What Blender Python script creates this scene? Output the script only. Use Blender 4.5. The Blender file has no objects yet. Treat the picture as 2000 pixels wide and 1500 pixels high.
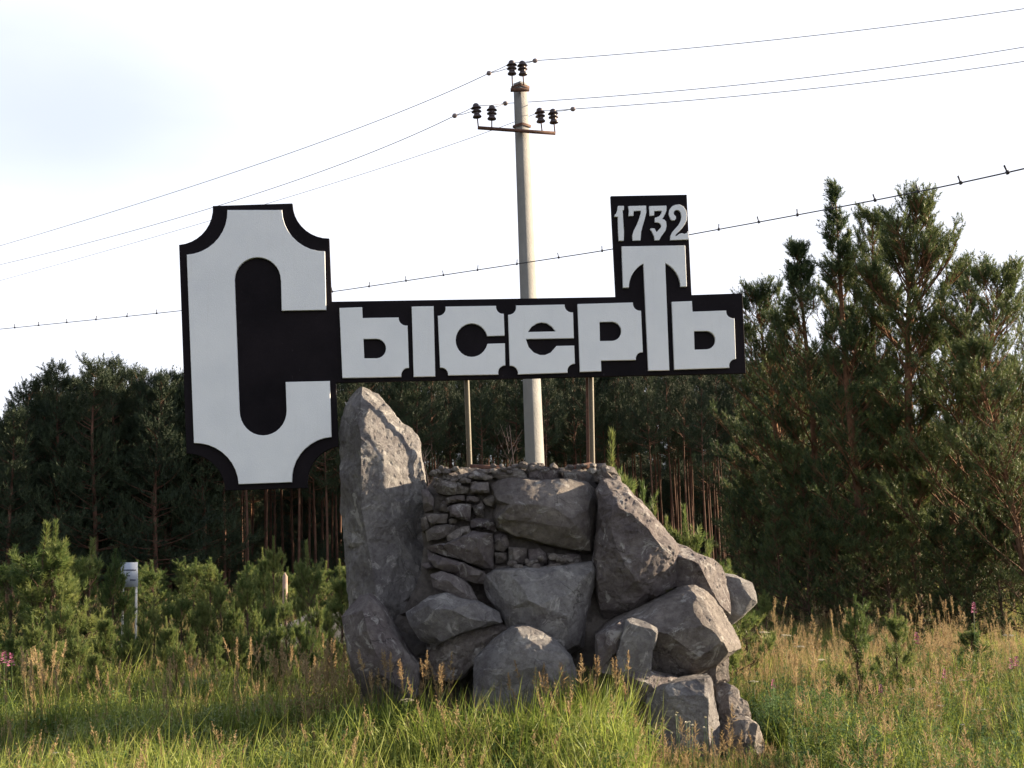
import bpy, bmesh, math, random
import numpy as np
from mathutils import Vector, Matrix, noise, geometry
C = bpy.context.scene
COL = C.collection
rad = math.radians
# ------------------------------------------------------------------ camera
H = 2.4; F = 2500.0; PITCH = rad(7.07); ROLL = rad(1.6)
fw = Vector((0, math.cos(PITCH), math.sin(PITCH)))
r0 = Vector((1, 0, 0)); u0 = Vector((0, -math.sin(PITCH), math.cos(PITCH)))
rt = r0*math.cos(ROLL) - u0*math.sin(ROLL)
up = r0*math.sin(ROLL) + u0*math.cos(ROLL)
CAM = Vector((0, 0, H))
cd = bpy.data.cameras.new('camera'); cam = bpy.data.objects.new('camera', cd); COL.objects.link(cam)
M3 = Matrix((rt, up, -fw)).transposed()
cam.matrix_world = Matrix.Translation(CAM) @ M3.to_4x4()
cd.sensor_width = 36; cd.lens = 45; cd.clip_start = 0.1; cd.clip_end = 6000
C.camera = cam
def ray(px, py): return rt*((px-1000)/F) + up*((750-py)/F) + fw
def P(px, py, Y):
    d = ray(px, py); return CAM + d*(Y/d.y)
def G(px, Y, z=0.0):   # world x on the ground plane for a pixel column at depth Y
    py = 1060
    for _ in range(4):
        p = P(px, py, Y); py += (p.z-z)/Y*F
    return P(px, py, Y)
# ------------------------------------------------------------------ light
SUN_AZ = rad(72); SUN_EL = rad(17)
sd = Vector((math.sin(SUN_AZ)*math.cos(SUN_EL), math.cos(SUN_AZ)*math.cos(SUN_EL), math.sin(SUN_EL)))
sl = bpy.data.lights.new('sun', 'SUN'); sun = bpy.data.objects.new('sun', sl); COL.objects.link(sun)
sl.energy = 5.0; sl.angle = rad(0.6); sl.color = (1.0, 0.80, 0.55)
sun.rotation_euler = sd.to_track_quat('Z', 'Y').to_euler()
sun.location = (20, 10, 30)
w = bpy.data.worlds.new('World'); C.world = w; w.use_nodes = True
nt = w.node_tree; nt.nodes.clear(); L = nt.links
out = nt.nodes.new('ShaderNodeOutputWorld'); bg = nt.nodes.new('ShaderNodeBackground')
sky = nt.nodes.new('ShaderNodeTexSky'); sky.sky_type = 'NISHITA'; sky.sun_disc = False
sky.sun_elevation = SUN_EL; sky.sun_rotation = SUN_AZ; sky.dust_density = 2.0
tc = nt.nodes.new('ShaderNodeTexCoord')
def wn(t, **k):
    x = nt.nodes.new(t)
    for a_, v_ in k.items():
        if a_ in x.inputs: x.inputs[a_].default_value = v_
        else: setattr(x, a_, v_)
    return x
def wr_(fac, p0, c0, p1, c1):
    x = wn('ShaderNodeMapRange', interpolation_type='SMOOTHSTEP'); L.new(fac, x.inputs['Value'])
    x.inputs['From Min'].default_value = p0; x.inputs['From Max'].default_value = p1; x.inputs['To Min'].default_value = c0; x.inputs['To Max'].default_value = c1
    return x.outputs['Result']
def wm(op, a_, b_):
    x = wn('ShaderNodeMath', operation=op)
    for i_, v_ in enumerate((a_, b_)):
        if hasattr(v_, 'links'): L.new(v_, x.inputs[i_])
        else: x.inputs[i_].default_value = v_
    return x.outputs[0]
mp = wn('ShaderNodeMapping'); mp.inputs['Scale'].default_value = (1, 1, 2.4); L.new(tc.outputs['Generated'], mp.inputs['Vector'])
nz = wn('ShaderNodeTexNoise', Scale=2.1, Detail=5.0, Roughness=0.5); L.new(mp.outputs['Vector'], nz.inputs['Vector'])
sx = wn('ShaderNodeSeparateXYZ'); L.new(tc.outputs['Generated'], sx.inputs[0])
# bright hazy cloud bank near the horizon thinning to blue sky overhead
hz_el = wr_(wm('ADD', sx.outputs['Z'], wm('MULTIPLY', nz.outputs['Fac'], 0.25)), 0.70, 1.0, 0.96, 0.08)
# one grey blue opening in the bank, high on the left
cdir = ray(150, 250).normalized(); dt = wn('ShaderNodeVectorMath', operation='DISTANCE'); L.new(mp.outputs['Vector'], dt.inputs[0]); dt.inputs[1].default_value = (cdir.x, cdir.y, cdir.z*2.4)
op = wr_(wm('ADD', dt.outputs['Value'], wm('MULTIPLY', nz.outputs['Fac'], 0.5)), 0.20, 0.60, 0.56, 1.0)
fac = wm('MULTIPLY', hz_el, op)
# the haze scatters forward: brighter round the sun, dimmer opposite it
ds = wn('ShaderNodeVectorMath', operation='DOT_PRODUCT'); L.new(tc.outputs['Generated'], ds.inputs[0]); ds.inputs[1].default_value = (math.sin(SUN_AZ), math.cos(SUN_AZ), 0.2)
aur = wr_(ds.outputs['Value'], -1.0, 0.28, -0.18, 1.03)
hzc = wn('ShaderNodeVectorMath', operation='SCALE'); hzc.inputs[0].default_value = (5.9, 6.1, 6.75); L.new(aur, hzc.inputs['Scale'])
mx = nt.nodes.new('ShaderNodeMix'); mx.data_type = 'RGBA'; mx.inputs['B'].default_value = (10.0, 10.3, 10.8, 1)
L.new(hzc.outputs[0], mx.inputs['B']); L.new(fac, mx.inputs['Factor'])
L.new(sky.outputs['Color'], mx.inputs['A']); L.new(mx.outputs['Result'], bg.inputs['Color'])
bg.inputs['Strength'].default_value = 0.053
L.new(bg.outputs['Background'], out.inputs['Surface'])
vs = C.view_settings; vs.view_transform = 'Standard'; vs.look = 'None'; vs.gamma = 1; vs.use_curve_mapping = False; vs.exposure = 1.9
C.cycles.max_bounces = 6; C.cycles.diffuse_bounces = 3; C.cycles.transmission_bounces = 4; C.cycles.transparent_max_bounces = 8
# ------------------------------------------------------------------ helpers
def tag(o, label=None, cat=None, group=None, kind=None):
    if label: o['label'] = label
    if cat: o['category'] = cat
    if group: o['group'] = group
    if kind: o['kind'] = kind
    return o
def empty(name, loc=(0, 0, 0), rz=0):
    o = bpy.data.objects.new(name, None); COL.objects.link(o); o.location = loc; o.rotation_euler[2] = rz
    o.empty_display_size = 0.2
    return o
def link(name, me, parent=None, loc=None):
    o = bpy.data.objects.new(name, me); COL.objects.link(o)
    if parent is not None: o.parent = parent
    if loc is not None: o.location = loc
    return o
def npmesh(name, V, Fc, mats, smooth=False, col=None, midx=None):
    """V (n,3) ; Fc (m,3) triangles"""
    me = bpy.data.meshes.new(name)
    V = np.ascontiguousarray(V, dtype=np.float32); Fc = np.ascontiguousarray(Fc, dtype=np.int32)
    me.vertices.add(len(V)); me.vertices.foreach_set('co', V.ravel())
    me.loops.add(Fc.size); me.loops.foreach_set('vertex_index', Fc.ravel())
    me.polygons.add(len(Fc)); me.polygons.foreach_set('loop_start', np.arange(0, Fc.size, 3, dtype=np.int32))
    if midx is not None: me.polygons.foreach_set('material_index', np.ascontiguousarray(midx, dtype=np.int32))
    if smooth: me.polygons.foreach_set('use_smooth', np.ones(len(Fc), dtype=bool))
    if col is not None:
        a = me.attributes.new('tint', 'FLOAT', 'POINT'); a.data.foreach_set('value', np.ascontiguousarray(col, dtype=np.float32))
    for m in (mats if isinstance(mats, (list, tuple)) else [mats]): me.materials.append(m)
    me.update(calc_edges=True)
    return me
class Geo:
    def __init__(s): s.V = []; s.F = []; s.c = []; s.m = []; s.n = 0
    def add(s, V, Fc, c=0.5, m=0):
        V = np.asarray(V, dtype=np.float32).reshape(-1, 3); Fc = np.asarray(Fc, dtype=np.int32).reshape(-1, 3)
        s.V.append(V); s.F.append(Fc+s.n); s.n += len(V)
        s.c.append(np.broadcast_to(np.asarray(c, dtype=np.float32), (len(V),))); s.m.append(np.full(len(Fc), m))
    def tube(s, path, radii, sides=6, c=0.5, m=0, cap=True):
        path = np.asarray(path, dtype=np.float64); k = len(path)
        t = np.gradient(path, axis=0); t /= np.linalg.norm(t, axis=1)[:, None]+1e-9
        ref = np.array([0.0, 0, 1]) if abs(t[0][2]) < 0.9 else np.array([1.0, 0, 0])
        a = np.cross(t, ref); a /= np.linalg.norm(a, axis=1)[:, None]+1e-9; b = np.cross(t, a)
        ang = np.arange(sides)*2*math.pi/sides
        R = np.broadcast_to(np.asarray(radii, dtype=float), (k,))
        ring = path[:, None]+R[:, None, None]*(np.cos(ang)[None, :, None]*a[:, None]+np.sin(ang)[None, :, None]*b[:, None])
        V = ring.reshape(-1, 3); Fs = []
        for i in range(k-1):
            for j in range(sides):
                p = i*sides+j; q = i*sides+(j+1) % sides; Fs += [(p, p+sides, q), (q, p+sides, q+sides)]
        if cap:
            V = np.vstack([V, path[0], path[-1]]); o = k*sides
            for j in range(sides):
                Fs.append((j, (j+1) % sides, o)); Fs.append(((k-1)*sides+(j+1) % sides, (k-1)*sides+j, o+1))
        s.add(V, Fs, c, m)
    def box(s, a, b, c=0.5, m=0, M=None):
        x0, y0, z0 = a; x1, y1, z1 = b
        V = [(x0,y0,z0),(x1,y0,z0),(x1,y1,z0),(x0,y1,z0),(x0,y0,z1),(x1,y0,z1),(x1,y1,z1),(x0,y1,z1)]
        if M is not None: V = [tuple(M @ Vector(v)) for v in V]
        Q = [(0,3,2,1),(4,5,6,7),(0,1,5,4),(1,2,6,5),(2,3,7,6),(3,0,4,7)]
        s.add(V, [t for q in Q for t in ((q[0],q[1],q[2]),(q[0],q[2],q[3]))], c, m)
    def mesh(s, name, mats, smooth=False, origin=None):
        V = np.vstack(s.V)
        if origin is not None: V = V-np.array(origin)
        return npmesh(name, V, np.vstack(s.F), mats, smooth, np.concatenate(s.c), np.concatenate(s.m))
# ------------------------------------------------------------------ materials
class MT:
    def __init__(s, name):
        s.m = bpy.data.materials.new(name); s.m.use_nodes = True; s.t = s.m.node_tree; s.b = s.t.nodes['Principled BSDF']
    def n(s, typ, **k):
        x = s.t.nodes.new(typ)
        for a, v in k.items():
            if a in x.inputs: x.inputs[a].default_value = v
            else: setattr(x, a, v)
        return x
    def l(s, a, b): s.t.links.new(a, b)
    def noise(s, scale, detail=6, rough=0.6, vec=None, dist=0.0):
        x = s.n('ShaderNodeTexNoise', Scale=scale, Detail=detail, Roughness=rough, Distortion=dist)
        if vec is not None: s.l(vec, x.inputs['Vector'])
        return x.outputs['Fac']
    def ramp(s, fac, stops):
        x = s.n('ShaderNodeValToRGB'); cr = x.color_ramp
        while len(cr.elements) < len(stops): cr.elements.new(0.5)
        for e, (p, c) in zip(cr.elements, stops): e.position = p; e.color = (*c, 1)
        s.l(fac, x.inputs['Fac']); return x.outputs['Color']
    def mix(s, fac, a, b, mode='MIX'):
        x = s.n('ShaderNodeMix', data_type='RGBA', blend_type=mode)
        if hasattr(fac, 'links'): s.l(fac, x.inputs['Factor'])
        else: x.inputs['Factor'].default_value = fac
        for k, v in (('A', a), ('B', b)):
            if hasattr(v, 'links'): s.l(v, x.inputs[k])
            else: x.inputs[k].default_value = (*v, 1)
        return x.outputs['Result']
    def bump(s, h, st, dist=0.02, prev=None):
        x = s.n('ShaderNodeBump', Strength=st, Distance=dist); s.l(h, x.inputs['Height'])
        if prev is not None: s.l(prev, x.inputs['Normal'])
        return x.outputs['Normal']
    def obj(s): return s.n('ShaderNodeTexCoord').outputs['Object']
    def done(s, col=None, rough=0.8, nrm=None, spec=0.3, metal=0.0):
        if col is not None:
            if hasattr(col, 'links'): s.l(col, s.b.inputs['Base Color'])
            else: s.b.inputs['Base Color'].default_value = (*col, 1)
        if hasattr(rough, 'links'): s.l(rough, s.b.inputs['Roughness'])
        else: s.b.inputs['Roughness'].default_value = rough
        s.b.inputs['Specular IOR Level'].default_value = spec; s.b.inputs['Metallic'].default_value = metal
        if nrm is not None: s.l(nrm, s.b.inputs['Normal'])
        return s.m
BW = lambda v: (v, v, v)
def mat_paint_black():
    t = MT('black_paint'); o = t.obj()
    c = t.ramp(t.noise(1.3, 8, 0.65, o), [(0.3, (0.006, 0.005, 0.007)), (0.7, (0.014, 0.011, 0.014))])
    c = t.mix(t.ramp(t.noise(18, 4, 0.7, o), [(0.66, BW(0)), (0.74, BW(1))]), c, (0.03, 0.026, 0.03))
    return t.done(c, 0.8, t.bump(t.noise(60, 4, 0.6, o), 0.5, 0.006), 0.10)
def mat_paint_white():
    t = MT('white_paint'); o = t.obj()
    c = t.ramp(t.noise(2.2, 8, 0.6, o), [(0.25, (0.71, 0.735, 0.775)), (0.7, (0.79, 0.81, 0.84))])
    st = t.n('ShaderNodeMapping'); st.inputs['Scale'].default_value = (9, 9, 0.7); t.l(o, st.inputs['Vector'])
    c = t.mix(t.ramp(t.noise(1.6, 6, 0.6, st.outputs['Vector']), [(0.60, BW(0)), (0.85, BW(0.3))]), c, (0.55, 0.54, 0.53))
    return t.done(c, 0.7, t.bump(t.noise(75, 5, 0.7, o), 0.6, 0.006), 0.25)
def mat_rock(name, a, b, cst, scale=1.0):
    t = MT(name); o = t.obj(); oi = t.n('ShaderNodeObjectInfo')
    sh = t.n('ShaderNodeVectorMath', operation='ADD'); t.l(o, sh.inputs[0])
    cb = t.n('ShaderNodeCombineXYZ'); mu = t.n('ShaderNodeMath', operation='MULTIPLY'); mu.inputs[1].default_value = 37
    t.l(oi.outputs['Random'], mu.inputs[0]); t.l(mu.outputs[0], cb.inputs[0]); t.l(mu.outputs[0], cb.inputs[2]); t.l(cb.outputs[0], sh.inputs[1])
    v = sh.outputs[0]
    c = t.ramp(t.noise(1.5*scale, 7, 0.62, v, 0.6), [(0.30, a), (0.50, b), (0.70, cst)])
    c = t.mix(t.ramp(t.noise(11*scale, 9, 0.8, v), [(0.42, BW(0.75)), (0.58, BW(0))]), c, t.mix(1.0, c, (0.55, 0.52, 0.55), 'MULTIPLY'))
    # pale lichen / broken faces
    c = t.mix(t.ramp(t.noise(3.1*scale, 9, 0.72, v, 1.2), [(0.56, BW(0)), (0.62, BW(0.7))]), c, (0.48, 0.465, 0.45))
    c = t.mix(t.ramp(t.noise(2.0*scale, 7, 0.7, v, 2.0), [(0.64, BW(0)), (0.74, BW(0.4))]), c, (0.22, 0.185, 0.16))
    # thin cracks
    vo = t.n('ShaderNodeTexVoronoi', feature='DISTANCE_TO_EDGE', Scale=3.1*scale)
    dn = t.n('ShaderNodeMix', data_type='RGBA'); dn.inputs['Factor'].default_value = 0.35
    nn = t.n('ShaderNodeTexNoise', Scale=3.0, Detail=5.0); t.l(v, nn.inputs['Vector']); t.l(v, dn.inputs['A']); t.l(nn.outputs['Color'], dn.inputs['B'])
    t.l(dn.outputs['Result'], vo.inputs['Vector'])
    cr = t.ramp(vo.outputs['Distance'], [(0.0, BW(0)), (0.018, BW(1))])
    gate = t.ramp(t.noise(1.7, 3, 0.5, v), [(0.50, BW(1)), (0.60, BW(0))])
    crk = t.mix(gate, cr, (1, 1, 1))
    c = t.mix(0.6, c, crk, 'MULTIPLY')
    n1 = t.bump(t.noise(9*scale, 10, 0.75, v, 0.8), 1.0, 0.06)
    n2 = t.bump(t.noise(60*scale, 6, 0.8, v), 1.0, 0.02, n1)
    n3 = t.bump(crk, 0.35, 0.01, n2)
    return t.done(c, 0.85, n3, 0.25)
M_ROCK = mat_rock('grey_purple_slate', (0.12, 0.10, 0.105), (0.19, 0.165, 0.165), (0.29, 0.265, 0.255))
M_ROCKB = mat_rock('grey_brown_slate', (0.15, 0.128, 0.12), (0.245, 0.22, 0.205), (0.37, 0.335, 0.305))
M_ROCKG = mat_rock('light_grey_slate', (0.17, 0.158, 0.16), (0.26, 0.25, 0.25), (0.38, 0.37, 0.355))
M_STONE = mat_rock('small_stone', (0.13, 0.115, 0.11), (0.24, 0.215, 0.20), (0.40, 0.365, 0.32), 2.2)
def mat_mortar():
    t = MT('old_mortar'); o = t.obj()
    c = t.ramp(t.noise(6, 8, 0.7, o), [(0.3, (0.07, 0.062, 0.06)), (0.7, (0.20, 0.18, 0.165))])
    return t.done(c, 0.95, t.bump(t.noise(22, 8, 0.75, o), 1.0, 0.04), 0.1)
M_MORTAR = mat_mortar()
def mat_concrete():
    t = MT('pole_concrete'); o = t.obj()
    c = t.ramp(t.noise(2.5, 8, 0.6, o), [(0.3, (0.23, 0.23, 0.23)), (0.7, (0.31, 0.305, 0.30))])
    c = t.mix(t.ramp(t.noise(14, 6, 0.75, o, 1.5), [(0.60, BW(0)), (0.66, BW(0.7))]), c, (0.26, 0.24, 0.22))
    return t.done(c, 0.85, t.bump(t.noise(25, 8, 0.7, o), 0.8, 0.012), 0.2)
def mat_rust():
    t = MT('rusty_steel'); o = t.obj()
    c = t.ramp(t.noise(14, 7, 0.7, o), [(0.3, (0.055, 0.03, 0.025)), (0.6, (0.13, 0.065, 0.045)), (0.75, (0.19, 0.12, 0.09))])
    return t.done(c, 0.8, t.bump(t.noise(60, 5, 0.7, o), 0.6, 0.004), 0.3)
def mat_simple(name, c, rough=0.7, var=0.25, scale=8, spec=0.3, metal=0):
    t = MT(name); o = t.obj()
    cc = t.ramp(t.noise(scale, 5, 0.6, o), [(0.3, tuple(v*(1-var) for v in c)), (0.7, tuple(min(1, v*(1+var)) for v in c))])
    return t.done(cc, rough, None, spec, metal)
M_BLACK = mat_paint_black(); M_WHITE = mat_paint_white(); M_CONC = mat_concrete(); M_RUST = mat_rust()
M_PORC = mat_simple('brown_porcelain', (0.045, 0.028, 0.032), 0.35, 0.2, 8, 0.5)
M_WIRE = mat_simple('weathered_wire', (0.10, 0.095, 0.10), 0.6, 0.1, 2)
M_CABLE = mat_simple('dark_cable', (0.035, 0.035, 0.045), 0.6, 0.1, 2)
M_CLAMP = mat_simple('grey_clamp', (0.20, 0.165, 0.17), 0.6)
def mat_post():
    t = MT('flaking_pipe_paint'); o = t.obj()
    c = t.ramp(t.noise(20, 7, 0.75, o), [(0.60, (0.085, 0.07, 0.045)), (0.68, (0.30, 0.26, 0.19))])
    return t.done(c, 0.55, t.bump(t.noise(50, 5, 0.7, o), 0.5, 0.004), 0.4)
M_POST = mat_post()
def mat_leaf(name, dark, mid, light, trans=0.35, rough=0.6, nscale=0.6, haz=None):
    t = MT(name)
    at = t.n('ShaderNodeAttribute', attribute_name='tint'); oi = t.n('ShaderNodeObjectInfo')
    ge = t.n('ShaderNodeNewGeometry')
    nz_ = t.noise(nscale, 3, 0.5, ge.outputs['Position'])
    a = t.n('ShaderNodeMath', operation='MULTIPLY_ADD'); t.l(oi.outputs['Random'], a.inputs[0]); a.inputs[1].default_value = 0.30; t.l(at.outputs['Fac'], a.inputs[2])
    b = t.n('ShaderNodeMath', operation='ADD'); t.l(a.outputs[0], b.inputs[0]); t.l(nz_, b.inputs[1])
    d = t.n('ShaderNodeMath', operation='MULTIPLY'); t.l(b.outputs[0], d.inputs[0]); d.inputs[1].default_value = 0.56
    c = t.ramp(d.outputs[0], [(0.28, dark), (0.5, mid), (0.78, light)])
    t.done(c, rough, None, 0.25)
    tr = t.n('ShaderNodeBsdfTranslucent'); t.l(c, tr.inputs['Color'])
    ms = t.n('ShaderNodeMixShader'); ms.inputs[0].default_value = trans
    t.l(t.b.outputs[0], ms.inputs[1]); t.l(tr.outputs[0], ms.inputs[2])
    t.l(ms.outputs[0], t.t.nodes['Material Output'].inputs['Surface'])
    return t.m
M_NEED = mat_leaf('pine_needles', (0.022, 0.040, 0.022), (0.052, 0.084, 0.036), (0.13, 0.16, 0.06), 0.32, 0.5)
M_NEEDY = mat_leaf('young_pine_needles', (0.038, 0.068, 0.024), (0.092, 0.138, 0.042), (0.20, 0.23, 0.075), 0.42, 0.5)
M_NEEDF = mat_leaf('forest_needles', (0.016, 0.027, 0.018), (0.028, 0.045, 0.026), (0.048, 0.066, 0.033), 0.12, 0.6)
M_GRASS = mat_leaf('lush_grass', (0.045, 0.085, 0.018), (0.145, 0.205, 0.036), (0.33, 0.37, 0.09), 0.45, 0.5)
M_DRY = mat_leaf('dry_grass', (0.13, 0.085, 0.045), (0.26, 0.19, 0.09), (0.42, 0.33, 0.17), 0.4, 0.7)
M_SEED = mat_leaf('seed_heads', (0.12, 0.070, 0.045), (0.25, 0.165, 0.09), (0.38, 0.29, 0.16), 0.35, 0.8)
M_WEED = mat_leaf('weed_leaves', (0.030, 0.075, 0.022), (0.060, 0.125, 0.035), (0.12, 0.19, 0.055), 0.35, 0.5)
M_PETW = mat_simple('white_petals', (0.62, 0.58, 0.46), 0.8); M_PETP = mat_simple('pink_petals', (0.42, 0.14, 0.26), 0.8)
def mat_bark():
    t = MT('pine_bark'); o = t.obj(); ge = t.n('ShaderNodeNewGeometry')
    sx = t.n('ShaderNodeSeparateXYZ'); t.l(o, sx.inputs[0])
    mr = t.n('ShaderNodeMapRange'); mr.inputs['From Min'].default_value = 1.0; mr.inputs['From Max'].default_value = 4.5; t.l(sx.outputs['Z'], mr.inputs['Value'])
    low = t.ramp(t.noise(9, 7, 0.7, o), [(0.35, (0.045, 0.032, 0.026)), (0.65, (0.16, 0.11, 0.085))])
    hi = t.ramp(t.noise(7, 7, 0.7, o), [(0.35, (0.10, 0.055, 0.034)), (0.65, (0.24, 0.125, 0.07))])
    c = t.mix(mr.outputs['Result'], low, hi)
    mp_ = t.n('ShaderNodeMapping'); mp_.inputs['Scale'].default_value = (20, 20, 5); t.l(o, mp_.inputs['Vector'])
    return t.done(c, 0.9, t.bump(t.noise(1.2, 7, 0.7, mp_.outputs['Vector']), 1.0, 0.03), 0.15)
M_BARK = mat_bark()
M_TWIG = mat_simple('bare_twigs', (0.055, 0.042, 0.045), 0.9)
def mat_ground():
    t = MT('meadow_soil'); ge = t.n('ShaderNodeNewGeometry'); p = ge.outputs['Position']
    c = t.ramp(t.noise(0.35, 8, 0.65, p), [(0.3, (0.040, 0.052, 0.020)), (0.5, (0.075, 0.080, 0.032)), (0.7, (0.15, 0.125, 0.06))])
    c = t.mix(t.ramp(t.noise(2.5, 8, 0.7, p), [(0.4, BW(0.7)), (0.6, BW(0))]), c, (0.045, 0.035, 0.022))
    return t.done(c, 0.95, t.bump(t.noise(9, 8, 0.7, p), 1.0, 0.08), 0.1)
M_GROUND = mat_ground()
M_SAND = mat_simple('bare_sand', (0.50, 0.40, 0.28), 0.95, 0.25, 3)
# ------------------------------------------------------------------ ground
def gz(x, y):
    v = 0.10*np.sin(x*0.31+1.3)*np.cos(y*0.23)+0.06*np.sin(x*0.9+y*0.7)
    return v*np.clip((y-6)/14, 0.25, 1)
def axis(a, b, n, p=2.2):
    t = np.linspace(-1, 1, n); s = np.sign(t)*np.abs(t)**p
    return np.where(s < 0, -s*a, s*b)
gx = axis(-3500, 3500, 221, 3.4); gy = 18+axis(-1500, 4500, 241, 3.4)
X, Y = np.meshgrid(gx, gy, indexing='ij'); Z = gz(X, Y)
Z = np.where(np.hypot(X, Y) > 300, 0, Z)
V = np.stack([X, Y, Z], -1).reshape(-1, 3); nx, ny = X.shape
ii, jj = np.meshgrid(np.arange(nx-1), np.arange(ny-1), indexing='ij'); q = (ii*ny+jj).ravel()
Fg = np.vstack([np.stack([q, q+ny, q+ny+1], 1), np.stack([q, q+ny+1, q+1], 1)])
tag(link('ground', npmesh('ground', V, Fg, M_GROUND, True)), 'uneven meadow ground under the grass, running back to the forest', kind='structure')
# sandy bank behind the boulder
def mound(name, c, rx, ry, h, m, seed, n=28):
    g = []; 
    for i in range(n+1):
        for j in range(n+1):
            x = (i/n*2-1); y = (j/n*2-1); d = math.hypot(x, y)
            z = h*max(0, 1-d**2)**0.8*(1+0.5*noise.fractal(Vector((x*2+seed, y*2, 0)), 1, 2, 4))-0.12
            g.append((c[0]+x*rx, c[1]+y*ry, gz(c[0]+x*rx, c[1]+y*ry)+z))
    q = [(i*(n+1)+j) for i in range(n) for j in range(n)]
    F_ = [t for a in q for t in ((a, a+n+1, a+n+2), (a, a+n+2, a+1))]
    return link(name, npmesh(name, np.array(g), np.array(F_), m, True))
sb = G(655, 30)
tag(mound('sand_bank', (sb.x, 30), 2.8, 2.0, 0.95, M_SAND, 3), 'small bank of bare sand behind the upright boulder', kind='structure')
# ------------------------------------------------------------------ rocks
def rock_mesh(name, outline, Y, ridges=(), inner=(), thick=0.8, bulge=0.12, back=0.72, Lmax=0.045, amp=0.024, m=None, seed=0, sharp=26, inset=0.93, flat=0.80, chips=10):
    rnd = random.Random(seed*7+5)
    pts = [(p[0], p[1], p[2] if len(p) > 2 else 0.0) for p in outline]; n = len(pts)
    cx = sum(p[0] for p in pts)/n; cy = sum(p[1] for p in pts)/n
    ins = [tuple(p) for p in inner]; edges = [(i, (i+1) % n) for i in range(n)]
    allp = list(pts)
    for r in ridges:
        idx = []
        for p in r: allp.append(tuple(p)); idx.append(len(allp)-1)
        edges += list(zip(idx[:-1], idx[1:]))
    allp += ins
    if not ridges and not ins:
        k = rnd.choice((2, 3)); a0 = rnd.random()*6.28
        for i in range(k):
            t = rnd.uniform(0.25, 0.5); p = pts[int((i+rnd.random())*n/k) % n]
            allp.append((cx+(p[0]-cx)*t, cy+(p[1]-cy)*t, bulge*rnd.uniform(0.7, 1.2)))
    known = allp[n:]
    allp[n:] = [(p[0], p[1], p[2]*1.35) for p in allp[n:]]
    ta, tb = rnd.uniform(-.5, .5), rnd.uniform(-.4, .4); sz = max(max(abs(p[0]-cx) for p in pts), max(abs(p[1]-cy) for p in pts))
    if not ridges and not ins: known = [(cx, cy, bulge)]
    for i in range(n):
        p = pts[i]; k_ = inset*rnd.uniform(0.94, 1.05); qx = cx+(p[0]-cx)*k_; qy = cy+(p[1]-cy)*k_
        if ridges or ins:
            ws = [1/((a_[0]-qx)**2+(a_[1]-qy)**2+25) for a_ in known]; of = sum(w_*a_[2] for w_, a_ in zip(ws, known))/sum(ws)*flat
            md_ = min(math.hypot(a_[0]-qx, a_[1]-qy) for a_ in known)
            if md_ < sz*0.13: continue
        else: of = bulge*flat*(1+ta*(qx-cx)/sz+tb*(qy-cy)/sz)
        allp.append((qx, qy, of+p[2]*.5))
    co2 = [Vector((p[0], p[1])) for p in allp]
    vo, eo, fo, vi, _, _ = geometry.delaunay_2d_cdt(co2, edges, [list(range(n))], 1, 1e-4)
    bm = bmesh.new(); vf = []
    for k, v in enumerate(vo):
        off = allp[vi[k][0]][2] if vi[k] else 0.0
        vf.append(bm.verts.new(P(v.x, v.y, Y-off)))
    for f in fo:
        try: bm.faces.new([vf[i] for i in f])
        except ValueError: pass
    bm.normal_update()
    src = {}
    for k, o in enumerate(vi):
        for q_ in o: src[q_] = k
    ring = [vf[src[i]] for i in range(n)]
    cen = sum((v.co for v in ring), Vector())/n
    mid = []; bk = []
    for v in ring:
        d = v.co-cen
        mid.append(bm.verts.new(cen+Vector((d.x*0.99, 0, d.z*0.99))+Vector((0, max(thick*0.5, d.y+0.05)+rnd.uniform(-.04, .04)*thick, 0))))
        bk.append(bm.verts.new(cen+Vector((d.x*back, 0, d.z*back))+Vector((0, thick*rnd.uniform(0.92, 1.08), 0))))
    for A, B in ((ring, mid), (mid, bk)):
        for i in range(n):
            j = (i+1) % n
            try: bm.faces.new((A[i], A[j], B[j], B[i]))
            except ValueError: pass
    cb = bm.verts.new(cen+Vector((0, thick*1.1, 0)))
    for i in range(n): bm.faces.new((bk[i], bk[(i+1) % n], cb))
    bmesh.ops.recalc_face_normals(bm, faces=bm.faces)
    bmesh.ops.triangulate(bm, faces=bm.faces)
    # break flat facets off corners and edges with real plane cuts
    rv = np.random.default_rng(seed+1000)
    for _ in range(chips):
        VV = np.array([v.co[:] for v in bm.verts]); a_ = rv.uniform(0, 6.283); s_ = rv.uniform(.55, 1.0); nd = np.array([math.cos(a_)*s_, -rv.uniform(.25, .95), math.sin(a_)*s_]); nd /= np.linalg.norm(nd)
        dd_ = VV@nd; sm = min(dd_.max()-dd_.min(), 1.6); thr = dd_.max()-sm*rv.uniform(.02, .065)
        bmesh.ops.bisect_plane(bm, geom=bm.verts[:]+bm.edges[:]+bm.faces[:], dist=1e-5, plane_co=Vector(nd*thr), plane_no=Vector(nd), clear_outer=True)
        be = [e for e in bm.edges if e.is_boundary]
        if be: bmesh.ops.holes_fill(bm, edges=be, sides=0)
        bmesh.ops.triangulate(bm, faces=[f for f in bm.faces if len(f.verts) > 3])
    bmesh.ops.remove_doubles(bm, verts=bm.verts, dist=0.002)
    bmesh.ops.recalc_face_normals(bm, faces=bm.faces)
    for _ in range(7):
        es = [e for e in bm.edges if e.calc_length() > Lmax]
        if not es or len(bm.faces) > 16000: break
        bmesh.ops.subdivide_edges(bm, edges=es, cuts=1)
        bmesh.ops.triangulate(bm, faces=[f for f in bm.faces if len(f.verts) > 3])
    bm.normal_update()
    so = Vector((seed*3.7, seed*1.9, seed*5.3)); new = []
    tilt = Vector((rnd.uniform(-.4, .4), rnd.uniform(-.4, .4), 1)).normalized()
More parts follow.
